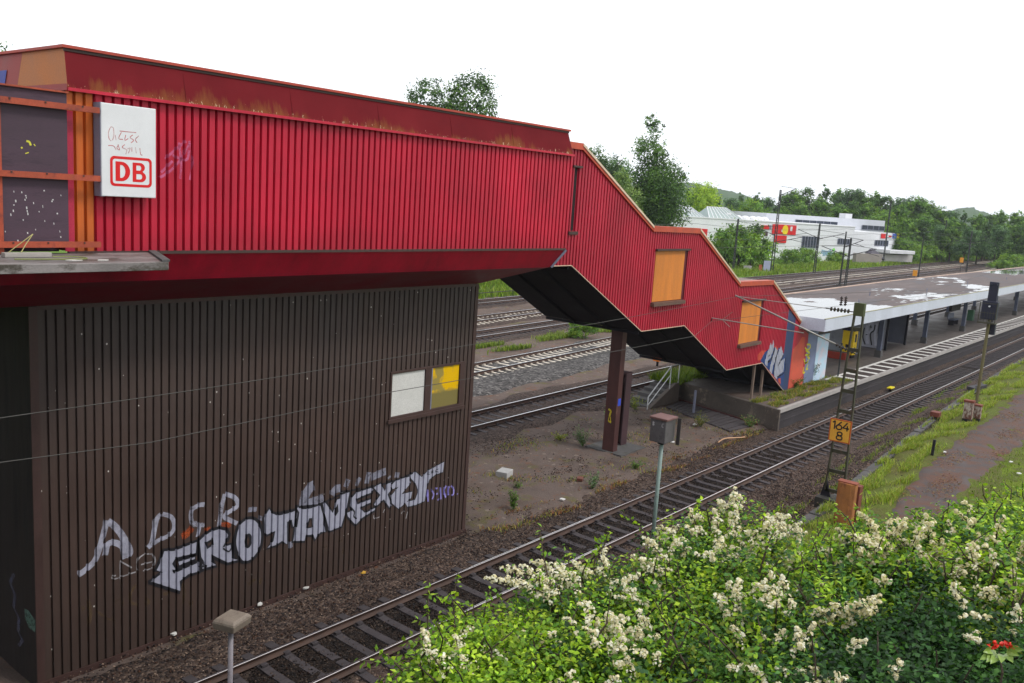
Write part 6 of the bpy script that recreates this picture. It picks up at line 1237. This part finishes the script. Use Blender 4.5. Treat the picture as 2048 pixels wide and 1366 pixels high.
# fallen blossom and leaf debris on the path
n = 9000; xs = rng.uniform(26, 60, n); tt = rng.beta(1.2, 1.2, n); ys = np.interp(xs, px_, pyr)*(1-tt)+np.interp(xs, px_, pyl)*tt; keep = (np.sin(xs*1.1+4*tt)+np.sin(xs*.5-7*tt)+rng.normal(0, .5, n)) > .5; P = np.stack([xs, ys, np.full(n, -.068)], -1)[keep]
cols = np.array([srgb(*c)[:3] for c in ((120, 76, 54), (150, 104, 70), (92, 60, 48), (140, 120, 70))]); tag(link('leaf_litter', leaf_mesh('leaf_litter', P, np.tile([0, 0, 1.], (len(P), 1))+rng.normal(0, .25, (len(P), 3)), .07, cols[rng.integers(0, 4, len(P))]), MAT_LEAF), kind='stuff')
# single weeds
def weed(px, py, h, label, cols, spread=.32, n=260, z=-.14, dense=10):
    p = un(px, py, 2, z); rd = random.Random(int(px*7+py)); t = thing('weed', label, 'plant', tuple(p)); m = MB(); P, N = [], []
    for k in range(dense):
        a = rd.uniform(0, 6.28); e = p+np.array([math.cos(a)*spread*rd.uniform(.2, 1), math.sin(a)*spread*rd.uniform(.2, 1), h*rd.uniform(.6, 1.1)]); md = (p+e)/2+np.array([0, 0, h*.12]); m.tube([p, md, e], [.008, .006, .003], 4)
        for q in range(n//dense):
            f = rd.uniform(.12, 1.02); c = p*(1-f)**2+2*md*f*(1-f)+e*f*f; P.append(c+np.array([rd.gauss(0, .05), rd.gauss(0, .05), rd.gauss(0, .03)])); N.append((rd.gauss(0, .6), rd.gauss(0, .6), 1))
    m.build('stem', MAT_LEAF if False else M('weed stem', (88, 106, 48), .7, .2, 4), t, fix=False); cols = np.array([srgb(*c)[:3] for c in cols]); ti = cols[rng.integers(0, len(cols), len(P))]*rng.uniform(.75, 1.2, (len(P), 1)); link('leaves', leaf_mesh('leaves', np.array(P), np.array(N), .085, ti, .5), MAT_LEAF, t)
WG = [(84, 116, 44), (104, 134, 56), (70, 100, 40)]; WB = [(92, 118, 78), (74, 98, 66), (108, 132, 88)]
weed(1165, 893, .75, 'bushy grey-green weed on soil near the brown support column', WB, .5, 420, dense=16)
weed(1027, 1020, .62, 'bright green weed standing on bare soil near the wall corner', WG, .22, 260)
weed(1185, 978, .5, 'grass-like weed at the edge of the ballast below the column', WB, .38, 220)
weed(1270, 938, .35, 'small weed on soil behind the equipment post', WG, .35, 160)
weed(1215, 850, .8, 'tall weed growing against the brown support column', WG, .35, 260)
weed(1400, 855, .6, 'olive shrublet at the plank crossing', [(112, 112, 52), (92, 98, 44), (130, 118, 62)], .6, 320, dense=14)
weed(1375, 800, .9, 'straggly dark brambles against the platform end wall', [(84, 88, 44), (66, 74, 40), (104, 96, 56)], .8, 420, dense=18)
weed(1500, 855, .5, 'weeds at the corner foot of the platform end wall', WG+[(150, 110, 80)], .6, 300, dense=14)
weed(1270, 820, .6, 'yellow-green weed at the foot of the platform steps', [(140, 146, 44), (120, 132, 44)], .6, 300, dense=14)
weed(1310, 870, .4, 'yellow flowering weed behind the equipment box', [(176, 150, 44), (140, 130, 44)], .5, 260, dense=12)
weed(1120, 880, .3, 'low yellow weed beside the bushy grey-green one', [(150, 150, 44), (110, 128, 44)], .5, 200)
weed(1622, 762, .9, 'dark thistle against the painted panels at the stair foot', [(64, 84, 60), (80, 98, 70)], .35, 240, z=PZ)
weed(1590, 775, .55, 'green weeds along the base of the coral panel', WG, .7, 300, z=PZ, dense=16)
weed(1035, 975, .2, 'tiny olive weed above the pale block', WG, .2, 60)
# ------------------------------------------------------------------ the flowering hedge on the bank in front of the camera
def shrub(label, lobes, n, cols, sprays, leaf=.045, explicit=(), seed=1, per=14, group=None, fcol=((230, 222, 196), (222, 210, 170), (236, 232, 216)), flw=10, shoots=22):
    L = []; rd = np.random.default_rng(seed)
    for px, py, dist, r in lobes: c = at(px, py, dist); L.append((c[0], c[1], c[2], r, r, r*.85))
    L = np.array(L); bx_, by_ = L[:, 0].mean(), L[:, 1].mean(); gz = float(bank_z(bx_, by_)); t = thing('flowering_shrub' if sprays else 'shrub', label, 'shrub', (bx_, by_, gz), group)
    P, d, ci, k = clump_points(L, n, per, .13, .45); cc = np.array([srgb(*c)[:3] for c in cols]); ct = cc[rng.integers(0, len(cc), k)]*rng.uniform(.45, 1.4, (k, 1)); N = d*.5+np.array([0, 0, .8])+rng.normal(0, .55, (n, 3))
    link('foliage', leaf_mesh('foliage', P, N, leaf, ct[ci]*rng.uniform(.8, 1.2, (n, 1)), .6), MAT_LEAF, t)
    m = MB()
    for l in L:                                                      # stems from the ground into every lobe
        g0 = np.array([bx_+(l[0]-bx_)*.45+rd.normal(0, .1), by_+(l[1]-by_)*.45+rd.normal(0, .1), gz-.1]); c = l[:3]; md = (g0+c)/2+np.array([(l[0]-bx_)*.12, (l[1]-by_)*.12, .15]); m.tube([g0, md, c], [.03, .022, .012], 5)
        for q in range(5):
            u_ = unit(rd.normal(0, 1, 3)+np.array([0, 0, .6])); e = c+u_*l[3]*rd.uniform(.8, 1.15); m.tube([c, (c+e)/2+rd.normal(0, .03, 3), e], [.011, .008, .004], 4)
    sm, SP_, SN_ = m, [], []                                      # long young shoots standing out of the crown
    for q in range(shoots):
        l = L[rd.integers(0, len(L))]; v = unit(rd.normal(0, 1, 3)*[.8, .8, .3]+np.array([0, 0, 1.0])); a = l[:3]+v*l[3]*.8; b = a+unit(v+rd.normal(0, .3, 3))*rd.uniform(.18, .42); sm.tube([l[:3]+v*l[3]*.5, a, (a+b)/2+rd.normal(0, .02, 3), b], [.009, .008, .006, .003], 4)
        for f in np.linspace(.15, 1, 16): SP_.append(a+(b-a)*f+rd.normal(0, .016, 3)); SN_.append(rd.normal(0, .6, 3)+np.array([0, 0, .8]))
    if shoots:
        yc = np.array([srgb(*c)[:3] for c in SY]); link('shoot_leaves', leaf_mesh('shoot_leaves', np.array(SP_), np.array(SN_), leaf*1.05, yc[rd.integers(0, len(yc), len(SP_))], .6), MAT_LEAF, t)
    if not sprays: m.build('branches', MAT_BARK, t, fix=False); return t
    FP, FN = [], []; tw = m; LF, LN = [], []; toc = CAM-L[:, :3].mean(0); toc = toc/np.linalg.norm(toc)
    def spray_at(p0, dr, ln, w_=1.0):
        bend = np.array([0, 0, -.25])*ln; m_ = max(4, int(ln/.022)); last = None; pts = []
        for q in range(m_+1):
            f = q/m_; c = p0+dr*ln*f+bend*f*f; pts.append(c); hd = c+rd.normal(0, .017, 3)*(1.3-f)*w_; rad = .023*w_*(1.1-.5*f)*rd.uniform(.75, 1.3)
            for z in range(int(flw*rd.uniform(.7, 1.6))):
                v = unit(rd.normal(0, 1, 3)+np.array([0, 0, .9])+toc*.4); FP.append(hd+v*rad*rd.uniform(.7, 1.1)); FN.append(v)
            if q % 3 == 0: LF.append(c+rd.normal(0, .025, 3)); LN.append(rd.normal(0, .5, 3)+np.array([0, 0, 1]))
        tw.tube(pts[::2]+[pts[-1]], .004, 3)
    vol = L[:, 3]**2*np.exp(2.2*(L[:, 2]-L[:, 2].max())); vol /= vol.sum(); made = 0; foci = [(int(rd.choice(len(L), p=vol)), unit(rd.normal(0, 1, 3)+np.array([0, 0, .9])+toc*.7)) for _ in range(max(6, sprays//6))]
    while made < sprays:
        li, v = foci[rd.integers(0, len(foci))]; v = unit(v+rd.normal(0, .32, 3)); p0 = L[li, :3]+v*L[li, 3]*rd.uniform(.72, 1.0)
        oth = np.linalg.norm((p0-L[:, :3])/L[:, 3:6], axis=1); 
        if (np.delete(oth, li) < .75).any(): continue
        dr = unit(v*.7+rd.normal(0, .55, 3)+np.array([0, 0, .25])); spray_at(p0, dr, rd.choice([.05, .08, .12, .18, .26]), rd.uniform(.8, 1.25)); made += 1
    for (xa, ya), (xb, yb), dist in explicit:
        a, b = at(xa, ya, dist-.42), at(xb, yb, dist-.36); ln = np.linalg.norm(b-a); spray_at(a, (b-a)/ln+np.array([0, 0, .25]), ln, 1.25); spray_at(a+rd.normal(0, .012, 3), (b-a)/ln+np.array([0, 0, .25]), ln*.9, 1.25)
    FP, FN = np.array(FP), unit(np.array(FN)+rd.normal(0, .25, (len(FP), 3))); n_ = len(FP); T = unit(np.cross(FN, rd.normal(0, 1, (n_, 3)))); Bv = np.cross(FN, T); r_ = (.0095*rd.uniform(.7, 1.25, n_))[:, None]
    V = np.stack([FP+(T*math.cos(a)+Bv*math.sin(a))*r_+FN*.002 for a in np.linspace(0, 6.283, 5, endpoint=False)], 1).reshape(-1, 3); fc = np.array([srgb(*c)[:3] for c in fcol]); ti = fc[rd.integers(0, len(fc), n_)]*rd.uniform(.8, 1.05, (n_, 1))
    link('blossom', np_mesh('blossom', V, np.arange(5*n_).reshape(n_, 5), np.repeat(ti, 5, 0)), MAT_PETAL, t); m.build('branches', MAT_BARK, t, fix=False); LF, LN = np.array(LF), np.array(LN)
    link('spray_leaves', leaf_mesh('spray_leaves', LF, LN, leaf*.9, cc[rng.integers(0, len(cc), len(LF))]*1.15, .55), MAT_LEAF, t); return t
SG_ = [(116, 156, 44), (88, 130, 42), (142, 174, 50), (64, 102, 38), (156, 172, 52)]; SY = [(144, 178, 38), (164, 190, 50), (118, 158, 38), (96, 134, 36)]; SD = [(76, 120, 52), (56, 92, 46), (104, 144, 56), (124, 160, 54), (48, 82, 42)]
shrub('yellow-green shrub with few flowers, beside the white-blossomed one over the rail', [(905, 1335, 6.4, .36), (960, 1300, 6.7, .36), (1030, 1330, 6.5, .42), (860, 1400, 6.2, .38), (965, 1430, 6.1, .5), (900, 1500, 5.9, .5), (1060, 1440, 6.2, .5)], 17000, SY, 16, explicit=(((860, 1330), (845, 1262), 6.5), ((905, 1300), (945, 1255), 6.7)), seed=2, flw=6, per=9)
shrub('white-blossomed shrub reaching arching flower sprays out over the rail', [(1105, 1235, 7.1, .38), (1185, 1205, 7.4, .42), (1280, 1185, 7.6, .42), (1240, 1290, 6.9, .5), (1130, 1310, 6.8, .48), (1330, 1270, 7.1, .45), (1190, 1390, 6.4, .52), (1310, 1400, 6.4, .52)], 19000, SG_+SD+SY[:2], 70, explicit=(((1105, 1195), (972, 1158), 7.2), ((1110, 1170), (1005, 1135), 7.3), ((1130, 1160), (1065, 1124), 7.4), ((1150, 1180), (1110, 1128), 7.4), ((1180, 1160), (1150, 1125), 7.5), ((1205, 1150), (1212, 1098), 7.5), ((1230, 1180), (1280, 1150), 7.4)), seed=3)
shrub('tallest white-blossomed shrub, its upright flower spike standing against the near track', [(1350, 1140, 7.9, .4), (1415, 1105, 8.1, .42), (1480, 1085, 8.2, .42), (1540, 1135, 8.0, .4), (1400, 1200, 7.5, .5), (1500, 1210, 7.4, .52), (1590, 1200, 7.5, .45), (1440, 1310, 6.9, .55), (1560, 1310, 6.9, .55), (1420, 1410, 6.4, .5), (1540, 1420, 6.4, .55)], 25000, SG_+SD+SY[:2], 105, explicit=(((1470, 1080), (1470, 980), 8.2), ((1440, 1080), (1428, 1020), 8.2), ((1500, 1080), (1565, 1030), 8.1), ((1520, 1100), (1575, 1035), 8.0), ((1380, 1110), (1350, 1075), 8.0), ((1330, 1120), (1290, 1078), 7.9), ((1475, 1240), (1478, 1160), 7.1), ((1470, 1260), (1430, 1190), 7.1)), seed=4)
shrub('dark green shrub with drooping cream sprays below the rusty cable cover', [(1645, 1190, 7.6, .36), (1705, 1170, 7.8, .38), (1770, 1130, 7.9, .42), (1720, 1215, 7.4, .42), (1640, 1255, 7.1, .4), (1800, 1210, 7.5, .42)], 17000, SD+SG_+SY[:2], 40, explicit=(((1770, 1090), (1718, 1026), 8.0), ((1765, 1085), (1812, 1042), 8.0), ((1770, 1095), (1695, 1070), 7.9), ((1750, 1100), (1697, 1115), 7.8), ((1720, 1215), (1625, 1228), 7.0), ((1725, 1215), (1638, 1252), 7.0), ((1735, 1215), (1688, 1262), 7.0), ((1735, 1230), (1755, 1190), 7.0), ((1650, 1190), (1612, 1195), 7.6)), fcol=((226, 214, 176), (214, 204, 156), (232, 226, 204)), seed=5)
shrub('cream-blossomed shrub around the red-tipped twig, below the path', [(1850, 1140, 7.9, .4), (1915, 1120, 8.0, .42), (1985, 1150, 7.8, .45), (1880, 1205, 7.5, .42), (1970, 1235, 7.3, .42), (2060, 1220, 7.4, .45), (2050, 1310, 6.9, .4)], 19000, SD+SG_+SY[:2], 80, explicit=(((1880, 1130), (1865, 1085), 8.0), ((1895, 1125), (1885, 1080), 8.0), ((1905, 1125), (1960, 1080), 8.0), ((1950, 1140), (2000, 1120), 7.9), ((1870, 1160), (1835, 1095), 7.8), ((1990, 1220), (1985, 1175), 7.4), ((2020, 1190), (2030, 1140), 7.6), ((1940, 1150), (1860, 1135), 7.8)), fcol=((226, 214, 176), (214, 204, 156), (232, 226, 204)), seed=6)
DKL_SHADE = [(44, 80, 36), (58, 98, 42), (34, 62, 32), (74, 116, 46)]  # dark leaf greens that paint in the shaded gaps low in the hedge
shrub('dark-leaved shrub without shoots standing in for hedge shade under the drooping cream sprays', [(1700, 1330, 6.75, .5), (1620, 1390, 6.4, .45), (1790, 1330, 6.8, .5), (1740, 1430, 6.2, .5), (1650, 1460, 6.1, .45)], 13000, DKL_SHADE, 5, shoots=0, leaf=.045, seed=9)
shrub('glossy dark green shrub with shade put into its leaf colour beneath the red-tipped twig', [(1885, 1320, 6.8, .5), (1965, 1340, 6.7, .48), (1870, 1420, 6.3, .5), (1985, 1440, 6.2, .5), (2080, 1410, 6.4, .5)], 13000, DKL_SHADE, 9, shoots=0, leaf=.045, seed=10)
shrub('leafy yellow-green shrub without flowers behind the hedge, beside the path', [(1850, 1095, 10.2, .42), (1905, 1090, 10.6, .45), (1965, 1090, 11, .5), (2030, 1085, 11.3, .55), (2090, 1090, 11, .55), (1940, 1110, 10.2, .55), (2030, 1120, 10.2, .6), (1860, 1110, 9.8, .4)], 17000, SY+MD, 0, leaf=.05, seed=7)
shrub('low leafy shrub in front of the rusty cable cover', [(1655, 1140, 9.4, .3), (1712, 1125, 9.6, .3), (1600, 1140, 9.2, .3), (1750, 1140, 9.4, .3)], 6000, SY+SG_, 0, seed=8)
# red-tipped evergreen twig in the corner
p0 = at(2005, 1345, 5.6); t = thing('red_tipped_twig', 'twig with glossy green leaves and a red flower tip among cream blossom', 'twig', tuple(p0-np.array([0, 0, .6])))
tip = at(1998, 1303, 5.6); m = MB().tube([p0-np.array([0, 0, .6]), p0, tip], [.008, .006, .004], 5); m.build('stem', MAT_BARK, t)
P, N, TT = [], [], []
def bigleaf(mb, a, b, wd, nrm):
    a, b = np.array(a), np.array(b); d = b-a; s_ = unit(np.cross(d, nrm)); u_ = unit(np.cross(s_, d)); pr = [(0, 0), (.2, .7), (.5, 1), (.8, .6), (1, 0)]
    for (f0, w0), (f1, w1) in zip(pr[:-1], pr[1:]):
        c0, c1 = a+d*f0-u_*.012*(2*f0-1)**2, a+d*f1-u_*.012*(2*f1-1)**2
        for q in (-1, 1):
            v = [c0, c1, c1+s_*q*wd*w1+u_*.006*w1, c0+s_*q*wd*w0+u_*.006*w0]; mb.poly([x_ for i, x_ in enumerate(v) if not ((i == 2 and w1 == 0) or (i == 3 and w0 == 0))])
lf = MB()
for (xa, ya), (xb, yb) in (((1995, 1300), (1962, 1318)), ((1992, 1302), (1975, 1322)), ((1998, 1305), (1983, 1325)), ((2005, 1305), (2003, 1322)), ((2012, 1302), (2024, 1322)), ((2010, 1298), (2035, 1310)), ((2008, 1296), (2044, 1300)), ((1992, 1298), (1970, 1303))):
    bigleaf(lf, at(xa, ya, 5.6), at(xb, yb, 5.5), .022, CAM-tip)
lf.build('leaf', M('glossy green leaf', (120, 146, 60), .35, .15, 8, (160, 90, 50), .34), t, fix=False, smooth=True)
rf = MB()
for k in range(14):
    c = at(1998+random.uniform(-18, 22), 1291+random.uniform(-6, 8), 5.55); bigleaf(rf, c, c+np.array([random.gauss(0, .02), random.gauss(0, .02), .02]), .010, CAM-tip)
rf.build('flower_tip', M('scarlet petal', (206, 44, 24), .5, .15, 8), t, fix=False)
def on_soil(P): return (np.sin(P[:, 0]*1.3+np.sin(P[:, 1]*2))+np.sin(P[:, 1]*1.7+P[:, 0]*.4)+rng.normal(0, .6, len(P))) > .2
tag(link('soil_gravel', stones(15000, 18.5, 39, 15, 21.5, -.135, .012, .036, on_soil), MAT_STONE), kind='stuff')
tag(link('verge_gravel', stones(7000, 26, 60, 8.6, 11.2, -.16, .015, .035), MAT_STONE), kind='stuff')
# ------------------------------------------------------------------ light summer haze
t = bpy.data.materials.new('haze'); t.use_nodes = True; nt = t.node_tree; nt.nodes.clear(); ou = nt.nodes.new('ShaderNodeOutputMaterial'); pv = nt.nodes.new('ShaderNodeVolumePrincipled')
pv.inputs['Color'].default_value = (.86, .9, .96, 1); pv.inputs['Density'].default_value = .00017; nt.links.new(pv.outputs[0], ou.inputs['Volume'])
tag(MB().box(-1600, 2900, -1600, 2700, -6, 70).build('haze', t), kind='stuff')
